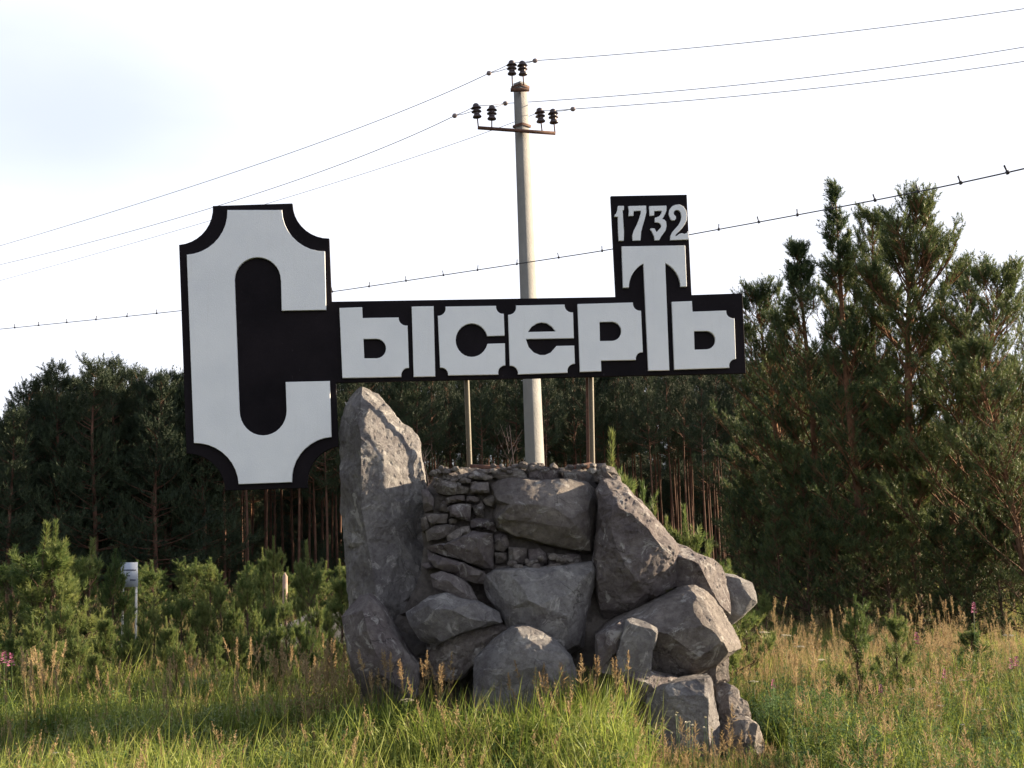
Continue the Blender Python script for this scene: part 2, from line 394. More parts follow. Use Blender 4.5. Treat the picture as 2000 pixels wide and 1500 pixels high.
    for v in bm.verts:
        p = v.co; s1 = noise.fractal(p*2.2+so, 0.9, 2.1, 5)
        s2 = noise.fractal(p*9+so, 0.8, 2.2, 3)
        # layered steps of the slate
        lay = p.dot(tilt)*7+s1*1.6; st = (lay-math.floor(lay)); st = min(1, st*4)*0.5
        ce = noise.cell(Vector((p.x*5, p.y*5, p.z*5))+so)
        rg_ = 1-abs(noise.noise(p*4.1+so))*2; s3 = noise.fractal(p*24+so, 0.7, 2.1, 2)
        new.append(p+v.normal*(amp*(s1*0.55+s2*0.42+s3*0.14+(st-.5)*0.8)))
    for v, p in zip(bm.verts, new): v.co = p
    base = Vector((cen.x, cen.y+thick*0.5, min(v.co.z for v in bm.verts)))
    for v in bm.verts: v.co -= base
    me = bpy.data.meshes.new(name); bm.to_mesh(me); bm.free()
    me.polygons.foreach_set('use_smooth', [True]*len(me.polygons))
    me.set_sharp_from_angle(angle=rad(18)); me.materials.append(m or M_ROCK)
    return me, base
def boulder(label, outline, Y, **k):
    me, base = rock_mesh('boulder', outline, Y, **k)
    o = link('boulder', me, None, base)
    return tag(o, label, 'boulder')
Yb = 15.0
boulder('tall upright boulder with a pointed top standing below the big letter', 
  [(693,758),(706,755),(716,760),(736,770),(750,787),(758,795),(770,808),(780,822),(790,829),(803,838),(812,846),(820,862),(821,892),(828,925),(830,985),(828,1030),(834,1080),(838,1150),(838,1250),(780,1270),(690,1270),(684,1200),(676,1140),(672,1080),(669,1030),(664,990),(667,940),(664,900),(661,850),(667,812),(680,775)],
  15.55, ridges=[[(701,768,.30),(704,830,.42),(706,900,.44),(705,990,.42),(718,1060,.40),(738,1180,.42)],
                 [(752,815,.20),(786,835,.12),(793,900,.12),(798,980,.14),(788,1060,.20),(782,1180,.24)]], 
  inner=[(740,900,.37),(745,1000,.36),(812,920,.02),(815,1050,.02),(684,900,.18),(686,1060,.18)], thick=0.75, m=M_ROCKG, seed=1, Lmax=0.05, amp=0.03)
boulder('broad block with layered pale top face, below the two sign posts',
  [(958,945),(1000,933),(1060,936),(1110,933),(1150,943),(1163,956),(1167,985),(1165,1020),(1162,1050),(1159,1083),(1130,1083),(1090,1072),(1040,1060),(1000,1050),(968,1033),(962,1010),(968,985),(962,965)],
  14.95, ridges=[[(970,972,.28),(1000,985,.36),(1050,985,.38),(1108,994,.38)],[(1108,994,.38),(1106,1030,.36),(1128,1036,.34),(1150,1072,.22)],[(972,1012,.28),(1040,1020,.34),(1106,1030,.36)]],
  thick=1.1, m=M_ROCKB, seed=2, Lmax=0.055)
boulder('large dark slab leaning down to the right of the pile top',
  [(1176,933),(1206,933),(1226,955),(1250,978),(1282,1010),(1303,1035),(1325,1063),(1336,1092),(1344,1108),(1341,1135),(1328,1143),(1302,1155),(1284,1168),(1268,1175),(1228,1195),(1184,1217),(1174,1200),(1165,1170),(1160,1130),(1158,1088),(1166,1040),(1168,990),(1163,955)],
  14.7, ridges=[[(1190,958,.22),(1215,985,.30),(1243,1012,.30),(1268,1032,.30),(1290,1065,.28),(1318,1095,.22),(1325,1120,.16)],[(1185,1010,.26),(1205,1070,.32),(1235,1130,.34),(1262,1160,.22)]],
  inner=[(1200,1160,.2),(1285,1120,.26)], thick=0.9, m=M_ROCK, seed=3, amp=0.035)
boulder('brown rounded boulder behind the leaning slab, right side of the pile',
  [(1318,1058),(1345,1067),(1360,1078),(1394,1091),(1410,1105),(1420,1130),(1425,1160),(1427,1200),(1415,1220),(1380,1200),(1330,1170),(1300,1120)],
  14.9, ridges=[[(1322,1085,.25),(1355,1096,.30),(1392,1118,.30),(1412,1160,.22),(1416,1190,.16)]], thick=0.8, m=M_ROCK, seed=4)
boulder('smooth grey slab jutting out furthest to the right',
  [(1408,1117),(1440,1124),(1470,1139),(1476,1155),(1479,1178),(1460,1196),(1440,1216),(1420,1225),(1400,1190)], 15.25, inner=[(1432,1165,.10)], thick=0.45, m=M_ROCKG, seed=5, amp=0.012)
boulder('biggest lower right boulder with a sunlit right edge',
  [(1343,1144),(1357,1144),(1380,1155),(1396,1167),(1416,1192),(1430,1217),(1446,1248),(1447,1265),(1428,1279),(1402,1300),(1350,1325),(1292,1322),(1240,1295),(1195,1260),(1165,1243),(1185,1222),(1230,1197),(1290,1168)],
  14.35, ridges=[[(1350,1150,.10),(1372,1180,.30),(1395,1215,.36),(1412,1250,.36),(1424,1275,.26)],[(1240,1220,.34),(1300,1240,.40),(1350,1300,.34)]],
  thick=1.0, m=M_ROCKB, seed=6, amp=0.02)
boulder('flat pale grey slab leaning against the biggest lower right boulder',
  [(1222,1210),(1235,1206),(1260,1214),(1286,1227),(1283,1250),(1275,1272),(1270,1325),(1200,1325),(1205,1275)], 13.72, inner=[(1245,1260,.05)], thick=0.2, m=M_ROCKG, seed=7, amp=0.012)
boulder('brownish chunk in the shade left of the pale leaning slab',
  [(1165,1242),(1190,1225),(1215,1212),(1220,1225),(1205,1275),(1200,1330),(1165,1320)], 13.85, inner=[(1190,1260,.12)], thick=0.5, m=M_ROCK, seed=8)
boulder('rust brown wedge under the biggest lower right boulder',
  [(1345,1322),(1400,1298),(1428,1281),(1424,1305),(1426,1332),(1400,1343),(1380,1350)], 14.5, inner=[(1400,1318,.05)], thick=0.6, m=M_ROCKB, seed=9)
boulder('low block with a curved top edge under the pale slab',
  [(1195,1302),(1232,1297),(1270,1311),(1300,1320),(1330,1324),(1320,1360),(1262,1375),(1256,1400),(1225,1420),(1215,1360)], 13.8, ridges=[[(1215,1315,.12),(1250,1330,.18),(1300,1340,.15)]], thick=0.8, m=M_ROCK, seed=10)
boulder('square grey front block at the right foot of the pile',
  [(1268,1352),(1300,1335),(1345,1327),(1392,1323),(1400,1372),(1408,1410),(1412,1450),(1400,1500),(1262,1500),(1252,1420)], 13.6, ridges=[[(1290,1360,.14),(1380,1338,.14),(1393,1440,.14)]], thick=0.9, m=M_ROCKG, seed=11, amp=0.020)
boulder('rough pinkish boulder at the right foot behind the square block',
  [(1398,1342),(1420,1333),(1440,1345),(1447,1362),(1458,1370),(1467,1397),(1460,1430),(1410,1440),(1402,1390)], 14.1, ridges=[[(1415,1365,.15),(1435,1385,.17),(1460,1400,.08)]], thick=0.7, m=M_ROCKB, seed=12, amp=0.035)
boulder('lowest rounded stone at the bottom right in the dry grass',
  [(1410,1425),(1430,1406),(1465,1404),(1484,1418),(1492,1455),(1490,1500),(1412,1500)], 13.75, inner=[(1448,1440,.16)], thick=0.6, m=M_ROCKB, seed=13, amp=0.03)
boulder('wide smooth grey boulder in the middle of the pile with a pale diagonal edge',
  [(940,1130),(965,1112),(1010,1106),(1060,1106),(1120,1100),(1157,1096),(1166,1118),(1158,1165),(1146,1210),(1142,1262),(1100,1290),(1040,1280),(1000,1250),(972,1195),(950,1165)],
  14.6, ridges=[[(950,1132,.22),(1010,1162,.34),(1052,1182,.36),(1130,1212,.26)],[(1070,1120,.18),(1110,1160,.26),(1130,1212,.26)]], thick=1.1, m=M_ROCKG, seed=14, amp=0.020)
boulder('big dark wedge under the small stones with a ridge to the right',
  [(832,1068),(870,1062),(900,1048),(923,1037),(940,1040),(962,1042),(965,1075),(963,1112),(930,1105),(880,1088),(845,1078)], 14.75, ridges=[[(925,1045,.20),(948,1072,.24),(960,1100,.16)],[(860,1072,.14),(925,1088,.20)]], thick=0.9, m=M_ROCK, seed=15)
boulder('long thin dark slab sloping below the big wedge',
  [(832,1075),(862,1088),(905,1100),(945,1118),(958,1140),(930,1140),(890,1122),(850,1108),(834,1092)], 14.65, inner=[(890,1106,.10)], thick=0.8, m=M_ROCK, seed=16)
boulder('curved dark stone above the white streaked boulder',
  [(838,1122),(860,1115),(885,1122),(905,1132),(918,1148),(934,1176),(905,1176),(870,1160),(846,1146)], 14.55, ridges=[[(850,1125,.1),(890,1140,.16),(922,1170,.10)]], thick=0.7, m=M_ROCK, seed=17)
boulder('grey boulder with a white mineral streak, lower middle left',
  [(788,1200),(835,1168),(870,1158),(900,1168),(935,1176),(975,1198),(980,1215),(946,1226),(900,1238),(850,1262),(820,1252),(804,1228)], 14.25, ridges=[[(812,1210,.12),(860,1185,.20),(930,1192,.18),(965,1208,.08)]], thick=0.9, m=M_ROCKG, seed=18, amp=0.02)
boulder('brown broken boulder under the white streaked one',
  [(830,1262),(880,1245),(940,1226),(990,1220),(1000,1240),(960,1275),(930,1300),(900,1330),(850,1330),(835,1290)], 14.4, inner=[(900,1265,.12),(945,1250,.1)], thick=0.8, m=M_ROCKB, seed=19, amp=0.04)
boulder('slanted grey boulder at the left foot of the upright one',
  [(667,1205),(684,1180),(700,1165),(718,1160),(742,1183),(762,1222),(790,1268),(815,1300),(815,1360),(740,1400),(700,1350),(684,1300),(674,1250)], 14.15, ridges=[[(700,1180,.15),(712,1220,.24),(740,1290,.26),(760,1370,.2)],[(720,1172,.10),(745,1230,.20),(790,1300,.10)]], thick=0.9, m=M_ROCK, seed=20, amp=0.018)
boulder('pale domed boulder half hidden in grass at the bottom centre',
  [(925,1290),(960,1252),(1000,1225),(1030,1222),(1060,1235),(1090,1255),(1118,1285),(1128,1320),(1128,1400),(920,1400)], 13.9, inner=[(1010,1260,.20),(1060,1300,.25),(960,1320,.2)], thick=0.9, m=M_ROCKG, seed=21, amp=0.020)
# mortared wall of small stones between the boulders
ped = empty('stone_pedestal', G(930, 15.4)); tag(ped, 'mortared wall of small stones and rubble filling the gaps between boulders', 'pedestal')
def child_rock(name, outline, Y, label=None, **k):
    me, base = rock_mesh(name, outline, Y, **k)
    o = link(name, me, ped, base-ped.location)
    if label: o['label'] = label
    return o
child_rock('rubble_core', [(832,955),(850,922),(900,912),(960,914),(1060,912),(1150,915),(1175,940),(1190,1000),(1230,1100),(1290,1180),(1360,1230),(1400,1300),(1410,1400),(1400,1500),(700,1500),(700,1300),(780,1200),(822,1120),(826,1040)], 15.16,
  inner=[(900,1020,.12),(1050,1000,.1),(1050,1200,.2),(1200,1250,.25),(900,1250,.15),(1300,1350,.25)], thick=1.3, back=0.9, m=M_MORTAR, seed=40, amp=0.05, Lmax=0.11)
Z8 = lambda L_: [(820+x/6, 880+y/6) for x, y in L_]
Z3 = lambda L_: [(640+x/3.572, 740+y/3.572) for x, y in L_]
small = [
 Z8([(170,430),(230,370),(340,350),(450,400),(590,440),(560,500),(420,515),(300,520),(190,490)]),
 Z8([(590,430),(640,395),(700,372),(800,370),(813,495),(700,500),(600,502)]),
 Z8([(575,260),(660,235),(735,290),(785,325),(720,345),(620,335)]),
 Z8([(170,340),(220,270),(300,220),(400,205),(500,210),(565,250),(590,340),(460,410),(350,350),(250,370)]),
 Z8([(300,560),(400,522),(520,525),(530,590),(420,605),(305,622)]),
 Z8([(545,535),(620,528),(700,548),(690,612),(545,600)]),
 Z8([(735,580),(800,530),(872,518),(892,600),(888,672),(770,635)]),
 Z8([(235,632),(315,628),(322,715),(222,712)]),
 Z8([(335,650),(450,620),(602,625),(595,740),(585,832),(470,800),(355,770)]),
 Z8([(610,650),(680,635),(742,640),(755,800),(700,790),(640,740)]),
 Z8([(55,745),(130,735),(240,742),(330,740),(312,850),(200,860),(95,882)]),
 Z8([(592,820),(660,800),(780,798),(870,825),(908,965),(820,930),(700,900),(600,905)]),
 Z8([(60,940),(180,880),(330,858),(470,885),(430,960),(320,1010),(200,1050),(85,1062),(65,1000)]),
 Z8([(305,1000),(400,935),(480,895),(580,880),(600,960),(490,1012),(400,1050),(320,1062)]),
 Z8([(865,995),(940,975),(1020,992),(1048,1110),(985,1182),(868,1165)]),
 Z8([(872,1195),(1015,1195),(1022,1320),(888,1325)]),
 Z3([(1260,1170),(1390,1178),(1400,1292),(1263,1292)]),
 Z3([(1398,1190),(1480,1180),(1520,1215),(1535,1250),(1530,1312),(1402,1322)]),
 Z3([(1530,1215),(1650,1225),(1765,1242),(1778,1290),(1700,1312),(1600,1290),(1535,1262)]),
 Z3([(1140,645),(1230,618),(1320,615),(1385,640),(1400,710),(1290,715),(1160,690)]),
 Z3([(1395,635),(1480,610),(1620,618),(1642,690),(1500,722),(1402,712)]),
 Z3([(1645,648),(1760,640),(1808,690),(1790,715),(1690,705),(1650,690)]),
 [(1160,917),(1170,905),(1182,904),(1192,922),(1212,930),(1216,944),(1180,948),(1163,940)],
 Z3([(800,650),(900,625),(960,640),(985,690),(880,720),(800,700)]),
 Z8([(130,1180),(330,1090),(420,1040),(455,1060),(380,1130),(300,1200),(200,1200)]),
 Z3([(1010,640),(1060,625),(1150,650),(1150,700),(1050,690)]),
 Z3([(640,1290),(700,1280),(760,1310),(700,1340)]),
 Z3([(1060,1340),(1180,1310),(1280,1300),(1400,1330),(1380,1380),(1200,1390),(1080,1375)]),
 Z3([(1540,1265),(1640,1275),(1700,1310),(1640,1335),(1540,1330)]),
 Z3([(1655,1215),(1760,1225),(1778,1290),(1740,1300),(1700,1260)]),
 Z3([(1180,690),(1400,715),(1640,700),(1760,715),(1740,735),(1400,740),(1190,725)]),
 [(1166,905),(1200,912),(1213,935),(1205,938),(1176,925)],
 [(822,958),(835,952),(848,975),(846,996),(828,1000)], [(822,1012),(832,1008),(838,1030),(824,1040)],
]
dk = [.02,.05,-.02,-.1,.02,0,-.02,-.04,.08,.03,0,.06,.02,.08,.05,.03,.1,.12,.12,-.1,-.08,-.05,-.1,-.08,.06,-.1,.1,.02,.1,.1,-.02,-.12,0,0]
lit = {1: 'small stone with a bright sunlit end, upper left of the pile'}
for i, o_ in enumerate(small):
    child_rock('stone', o_, 14.92-dk[i], lit.get(i), thick=0.45, bulge=0.075, Lmax=0.03, amp=0.008, m=(M_STONE, M_ROCKB, M_ROCK)[i % 3], seed=60+i, back=0.8, sharp=24)
# small rubble on the pile top and in the joints
rnd = random.Random(8)
cells = [(rnd.uniform(845, 965), rnd.uniform(912, 950), 14.95) for _ in range(34)]+[(rnd.uniform(960, 1165), rnd.uniform(908, 922), 15.0) for _ in range(34)]\
      +[(rnd.uniform(1000, 1130), rnd.uniform(1088, 1108), 14.62) for _ in range(22)]+[(rnd.uniform(835, 960), rnd.uniform(955, 1050), 15.0) for _ in range(26)]
for x, y, d in cells:
    s = rnd.uniform(3.5, 9); k = rnd.choice((5, 6, 7)); a0 = rnd.random()*6
    ol = [(x+s*rnd.uniform(.7, 1.2)*math.cos(a0+6.283*j/k)*1.3, y+s*rnd.uniform(.6, 1.1)*math.sin(a0+6.283*j/k)) for j in range(k)]
    child_rock('stone', ol, d-rnd.uniform(0, .08), thick=s*0.012, bulge=s*0.004, Lmax=0.04, amp=0.006, m=(M_STONE, M_ROCKB)[rnd.random() < .5], seed=rnd.randint(100, 900), back=0.7, sharp=20)
# ------------------------------------------------------------------ town sign
Nrm = Vector((0.075, -1, 0)).normalized(); SP = P(1000, 700, 15.6)
def S(px, py, fwd=0.0):
    d = ray(px, py); p0 = SP+Nrm*fwd; return CAM+d*((p0-CAM).dot(Nrm)/d.dot(Nrm))
def arc(p0, p1, bulge, n=8):
    """points strictly between p0 and p1 on a circular arc; bulge = sagitta / half-chord, positive to the left of p0->p1 (image axes)"""
    x0, y0 = p0; x1, y1 = p1; mx_, my_ = (x0+x1)/2, (y0+y1)/2; dx, dy = x1-x0, y1-y0; o = []
    hc = math.hypot(dx, dy)/2; s = bulge*hc; R = (hc*hc+s*s)/(2*abs(s)); sg = 1 if s > 0 else -1
    ux, uy = dy/(2*hc), -dx/(2*hc)     # left normal in image (y down)
    cxx = mx_+ux*(s-sg*R); cyy = my_+uy*(s-sg*R)
    a0 = math.atan2(y0-cyy, x0-cxx); a1 = math.atan2(y1-cyy, x1-cxx); d = (a1-a0+math.pi) % (2*math.pi)-math.pi
    if abs(bulge) > 1 and False: d = d-math.copysign(2*math.pi, d)
    return [(cxx+R*math.cos(a0+d*t/n), cyy+R*math.sin(a0+d*t/n)) for t in range(1, n)]
def slab(name, loops, f0, f1, m, parent, bev=0.004):
    """solid plate: loops[0] outline, the rest holes (image trace laid onto the real sign plane), between offsets f0 (back) and f1 (front)"""
    pts = []; edges = []; faces = []
    for lp in loops:
        s = len(pts); pts += lp; k = len(lp); edges += [(s+i, s+(i+1) % k) for i in range(k)]; faces.append(list(range(s, s+k)))
    vo, eo, fo, vi, _, _ = geometry.delaunay_2d_cdt([Vector(p) for p in pts], edges, faces, 1 if len(loops) == 1 else 0, 1e-5)
    def inside(x, y, lp):
        r = False; j = len(lp)-1
        for i in range(len(lp)):
            if (lp[i][1] > y) != (lp[j][1] > y) and x < (lp[j][0]-lp[i][0])*(y-lp[i][1])/(lp[j][1]-lp[i][1])+lp[i][0]: r = not r
            j = i
        return r
    bm = bmesh.new(); fr = [bm.verts.new(S(v.x, v.y, 0)+Nrm*f1) for v in vo]
    for f in fo:
        c = sum((vo[i] for i in f), Vector((0, 0)))/len(f)
        if inside(c.x, c.y, loops[0]) and not any(inside(c.x, c.y, h) for h in loops[1:]): bm.faces.new([fr[i] for i in f])
    for v in [v for v in bm.verts if not v.link_faces]: bm.verts.remove(v)
    r = bmesh.ops.extrude_face_region(bm, geom=bm.faces[:])
    for v in [g for g in r['geom'] if isinstance(g, bmesh.types.BMVert)]: v.co += Nrm*(f0-f1)
    bmesh.ops.recalc_face_normals(bm, faces=bm.faces)
    bmesh.ops.dissolve_limit(bm, angle_limit=rad(0.5), verts=bm.verts, edges=bm.edges)
    if bev:
        es = [e for e in bm.edges if len(e.link_faces) == 2 and e.calc_face_angle(0) > rad(60) and abs((e.verts[0].co-e.verts[1].co).normalized().dot(Nrm)) < 0.5]
        bmesh.ops.bevel(bm, geom=es, offset=bev, segments=1, affect='EDGES', profile=0.5)
    for v in bm.verts: v.co -= parent.location
    me = bpy.data.meshes.new(name); bm.to_mesh(me); bm.free(); me.materials.append(m)
    return link(name, me, parent)
z1 = lambda L_: [(330+x/2.5, 360+y/2.5) for x, y in L_]
z2 = lambda L_: [(900+x/2.5, 360+y/2.5) for x, y in L_]
zd = lambda L_: [(1180+x/7.143, 370+y/7.143) for x, y in L_]
def corner(a, b, n=6):   # quarter circle bite, a->b, curving inwards
    return [a]+arc(a, b, K)+[b]
sg_loc = P(1035, 925, 15.65); sign = empty('town_sign', sg_loc)
tag(sign, 'black and white town name sign with giant first letter, standing above the boulders', 'sign')
K = -0.42
board = [(415.5,402)]+[(571,397)]+arc((571,397),(643,465.5),.40)+[(643,465.5),(648,589),(1203,579.8),(1193,382.8),(1341.5,380),(1351,576),(1450,572.5),(1457,729),(656,747.5),(661,872)]\
  +arc((661,872),(601,953),-.38)[::1]+[(601,953),(440,958)]+arc((440,958),(364,886),-.38)+[(364,886),(349.5,478)]+arc((349.5,478),(415.5,402),-.38)
# orientation of the bites: they all curve towards the inside of the plate
def bite(a, b, cx, cy, k=0.41, n=9):
    """arc from a to b bulging towards (cx,cy)"""
    dx, dy = b[0]-a[0], b[1]-a[1]; mx_, my_ = (a[0]+b[0])/2, (a[1]+b[1])/2
    left = (dy, -dx); s = 1 if (cx-mx_)*left[0]+(cy-my_)*left[1] > 0 else -1
    return [a]+arc(a, b, s*k, n)+[b]
CC = (505, 670)
board = bite((349.5,478),(415.5,402),*CC)+bite((571,397),(643,465.5),*CC)+[(648,589),(1203,579.8),(1193,382.8),(1341.5,380),(1351,576),(1450,572.5),(1457,729),(656,747.5)]+bite((661,872),(601,953),*CC)+bite((440,958),(364,886),*CC)
slab('board', [board], -0.07, 0.0, M_BLACK, sign)
FT = 0.045; B0 = 0.002
bigC = bite((366,499),(445,412),*CC)+bite((551.5,412),(635,492.5),*CC)+[(637.5,606.5),(551,608),(548.5,540)]+arc((548.5,540),(459,546),-0.98,16)[::1]+[(459,546),(469,804)]
lo = [(469,804)]
oval_top = []
def ell(cx, cy, rx, ry, a0, a1, n, tilt=0):
    return [(cx+rx*math.cos(rad(a0+(a1-a0)*i/n))+tilt*ry*math.sin(rad(a0+(a1-a0)*i/n)), cy+ry*math.sin(rad(a0+(a1-a0)*i/n))) for i in range(n+1)]
bigC = bite((366,499),(445,412),*CC)+bite((551.5,412),(635,492.5),*CC)+[(637.5,606.5),(551,608),(549.5,550)]+ell(504,548,45,44,0,-180,16)+ell(514.5,803,46,48,180,0,16)+[(558.5,747),(644.5,745)]+bite((648,854),(571,942),*CC)+bite((467,946),(380,866),*CC)
slab('letter', [bigC], B0, FT, M_WHITE, sign)['label'] = 'giant first letter with bitten corners'
def nb(a, b, cx, cy): return bite(a, b, cx, cy, 0.5, 6)
def Z(L_, f): return [f([p])[0] for p in L_]
c1 = z1([(1010, 780)])[0]
slab('letter', [z1([(833,607),(944,603),(946,656)])+nb(*z1([(1122,653),(1165,692)]), *c1)+nb(*z1([(1172,898),(1135,942)]), *c1)+z1([(848,948)]),
   z1([(950,758),(1015,757)])+arc(z1([(1015,757)])[0], z1([(1015,852)])[0], 0.95, 10)+z1([(1015,852),(954,852)])], B0, FT, M_WHITE, sign)
slab('letter', [z1([(1185,600),(1292,598),(1300,940),(1195,942)])], B0, FT, M_WHITE, sign)
c2 = (922, 665)
slab('letter', [nb((855,618),(870,600),*c2)+nb((968.5,598.5),(983.5,614),*c2)+[(985,656.5),(951.5,657.5)]+ell(921,665.5,31.2,32.6,-15,-345,26)[::1]+[(952,672.5),(985.7,671.5)]+nb((986.5,714.5),(973,732.5),*c2)+nb((875,734),(859.5,719),*c2)], B0, FT, M_WHITE, sign)
c3 = z2([(392, 760)])[0]
e_in = z2([(465,792),(437,824),(410,836),(385,836),(355,824),(330,798),(316,758)])
slab('letter', [nb(*z2([(230,640),(268,595)]), *c3)+nb(*z2([(505,590),(546,628)]), *c3)+z2([(550,754)])+e_in[::-1]+z2([(552,790)])+nb(*z2([(555,878),(520,922)]), *c3)+nb(*z2([(278,930),(238,888)]), *c3),
   z2([(326,724),(345,697),(370,682),(392,677),(418,681),(442,697),(462,721)])], B0, FT, M_WHITE, sign)
c4 = z2([(725, 720)])[0]
slab('letter', [z2([(568,588)])+nb(*z2([(838,580),(877,620)]), *c4)+nb(*z2([(886,822),(852,860)]), *c4)+z2([(682,863),(684,915),(580,918)]),
   z2([(675,675),(738,674)])+arc(z2([(738,674)])[0], z2([(738,767)])[0], 0.93, 10)+z2([(738,767),(677,768)])], B0, FT, M_WHITE, sign)
tT = z2([(783,307),(1092,302),(1100,502),(1070,503)])+arc(z2([(1070,503)])[0], z2([(995,388)])[0], -0.28, 8)+z2([(995,388),(1015,910),(913,912),(889,390)])+arc(z2([(889,390)])[0], z2([(818,507)])[0], -0.28, 8)+z2([(818,507),(790,508)])
slab('letter', [tT], B0, FT, M_WHITE, sign)['label'] = 'tall letter rising above the name'
c5 = z2([(1185, 765)])[0]
slab('letter', [z2([(1027,577),(1125,573),(1128,625)])+nb(*z2([(1292,619),(1332,657)]), *c5)+nb(*z2([(1339,855),(1308,898)]), *c5)+z2([(1040,907)]),
   z2([(1135,720),(1198,719)])+arc(z2([(1198,719)])[0], z2([(1198,808)])[0], 0.93, 10)+z2([(1198,808),(1138,810)])], B0, FT, M_WHITE, sign)
dig = [
 zd([(186,240),(270,238),(270,295),(252,298),(262,480),(270,600),(268,722),(198,725),(190,600),(186,390),(140,388),(143,360),(162,345),(178,300)]),
 zd([(330,242),(578,235),(582,330),(560,420),(530,520),(510,600),(500,718),(392,722),(388,650),(408,580),(450,500),(485,410),(505,340),(505,305),(405,310),(402,375),(335,380),(340,310)]),
 zd([(622,242),(862,235),(862,305),(845,350),(822,392),(805,420),(835,432),(858,460),(864,520),(850,580),(815,630),(785,670),(762,716),(700,718),(690,660),(665,605),(632,560),(650,552),(695,552),(708,575),(726,605),(755,570),(785,540),(792,515),(780,490),(750,470),(702,468),(700,405),(760,385),(790,345),(800,305),(692,310),(690,372),(628,375)]),
 zd([(905,390),(893,345),(905,290),(940,245),(990,222),(1050,220),(1100,248),(1135,300),(1148,370),(1142,440),(1115,500),(1075,555),(1030,600),(995,635),(985,662),(1005,655),(1040,630),(1075,618),(1115,630),(1150,610),(1162,588),(1170,640),(1168,706),(1040,710),(915,715),(918,655),(945,600),(990,550),(1030,505),(1060,450),(1072,390),(1062,330),(1035,300),(1000,295),(970,312),(960,340),(972,365),(992,385),(995,415),(975,440),(940,440),(918,420)])]
for d_ in dig: slab('digit', [d_], B0, 0.035, M_WHITE, sign, 0.0025)
def post(px0, py0, px1, py1, r, name='support_post', m=M_POST, Yo=0.12):
    g = Geo(); a = S(px0, py0, -Yo); b = S(px1, py1, -Yo); n_ = 10
    path = [a.lerp(b, i/n_) for i in range(n_+1)]
    g.tube(path, r, 14); o = link(name, g.mesh(name, m, True, sign.location), sign); o.data.set_sharp_from_angle(angle=rad(40)); return o
post(907, 620, 919, 960, 0.033); post(1152, 620, 1158, 960, 0.033)
post(1145.5, 610, 1150, 950, 0.024, 'rear_post', M_RUST, 0.22)
# horizontal steel lying at the foot of the posts
for a_, b_ in (((918, 912), (985, 915)), ((1108, 916), (1156, 908))):
    g = Geo(); g.tube([P(*a_, 15.45), P(*b_, 15.45)], 0.034, 8); link('base_beam', g.mesh('base_beam', M_RUST, True, sign.location), sign)
# ------------------------------------------------------------------ utility pole
YP = 21.0
top = P(1016, 163, YP); bot = P(1047, 960, YP); axis_ = (top-bot).normalized(); bot = bot-axis_*((bot.z+0.6)/axis_.z)
pole = empty('utility_pole', Vector((bot.x, bot.y, 0))); tag(pole, 'square concrete utility pole rising behind the sign, with dark ceramic insulators', 'pole')
th = rad(45)
def sq(c, w_, k=1.0):
    ax = Vector((math.cos(th), math.sin(th), 0)); ay = Vector((-math.sin(th), math.cos(th), 0)); h_ = w_/2; ch = w_*0.03; o = []
    for sx, sy in ((-1,-1),(1,-1),(1,1),(-1,1)):
        for (dx, dy) in (((0, sy*-ch), (sx*-ch, 0)) if sx*sy > 0 else ((sx*-ch, 0), (0, sy*-ch))):
            o.append(c+ax*(sx*h_+dx)+ay*(sy*h_+dy))
    return o
g = Geo(); secs = 24; vv = []
for i in range(secs+1):
    t = i/secs; c = bot.lerp(top, t); vv += sq(c, 0.265-0.095*t)
fs = []
for i in range(secs):
    for j in range(8):
        p = i*8+j; q_ = i*8+(j+1) % 8; fs += [(p, q_, q_+8), (p, q_+8, p+8)]
tp = secs*8
fs += [(tp, tp+j, tp+j+1) for j in range(1, 7)]
g.add([tuple(v) for v in vv], fs); link('shaft', g.mesh('shaft', M_CONC, False, pole.location), pole)
def pole_x(py): # pole axis point at image height
    a, b = P(1016, 163, YP), P(1047, 960, YP); return a.lerp(b, (py-163)/(960-163))
def beam(a, b, r, m, name, parent, sides=4):
    g = Geo(); d = (b-a).normalized(); s_ = Vector((0, 0, 1)).cross(d).normalized(); u_ = d.cross(s_)
    V_ = []
    for c in (a, b):
        for x, y in ((-1,-1),(1,-1),(1,1),(-1,1)): V_.append(tuple(c+s_*x*r+u_*y*r))
    Q = [(0,1,5,4),(1,2,6,5),(2,3,7,6),(3,0,4,7),(3,2,1,0),(4,5,6,7)]
    g.add(V_, [t for q_ in Q for t in ((q_[0],q_[1],q_[2]),(q_[0],q_[2],q_[3]))])
    return link(name, g.mesh(name, m, False, parent.location), parent)
YF = YP-0.17
beam(P(933, 249.5, YF), P(1085, 260.5, YF), 0.024, M_RUST, 'crossarm', pole)
beam(P(997, 176, YF+.0), P(1034, 175, YF+.0), 0.026, M_RUST, 'top_bracket', pole)
for yy in (171, 250):
    c = pole_x(yy); ww = 0.20; 
    g = Geo(); o4 = sq(c+Vector((0,0,-.02)), ww+.03); o5 = sq(c+Vector((0,0,.02)), ww+.03)
    g.add([tuple(v) for v in o4+o5], [t for j in range(8) for t in ((j, (j+1)%8, 8+(j+1)%8), (j, 8+(j+1)%8, 8+j))])
    link('strap', g.mesh('strap', M_RUST, False, pole.location), pole)
prof = [(0.00,-.02),(.030,-.02),(.072,-.005),(.078,.010),(.052,.045),(.046,.075),(.050,.085),(.086,.092),(.080,.108),(.048,.118),(.045,.140),(.060,.150),(.092,.158),(.074,.178),(.050,.192),(.055,.205),(.048,.225),(.030,.240),(0.0,.244)]
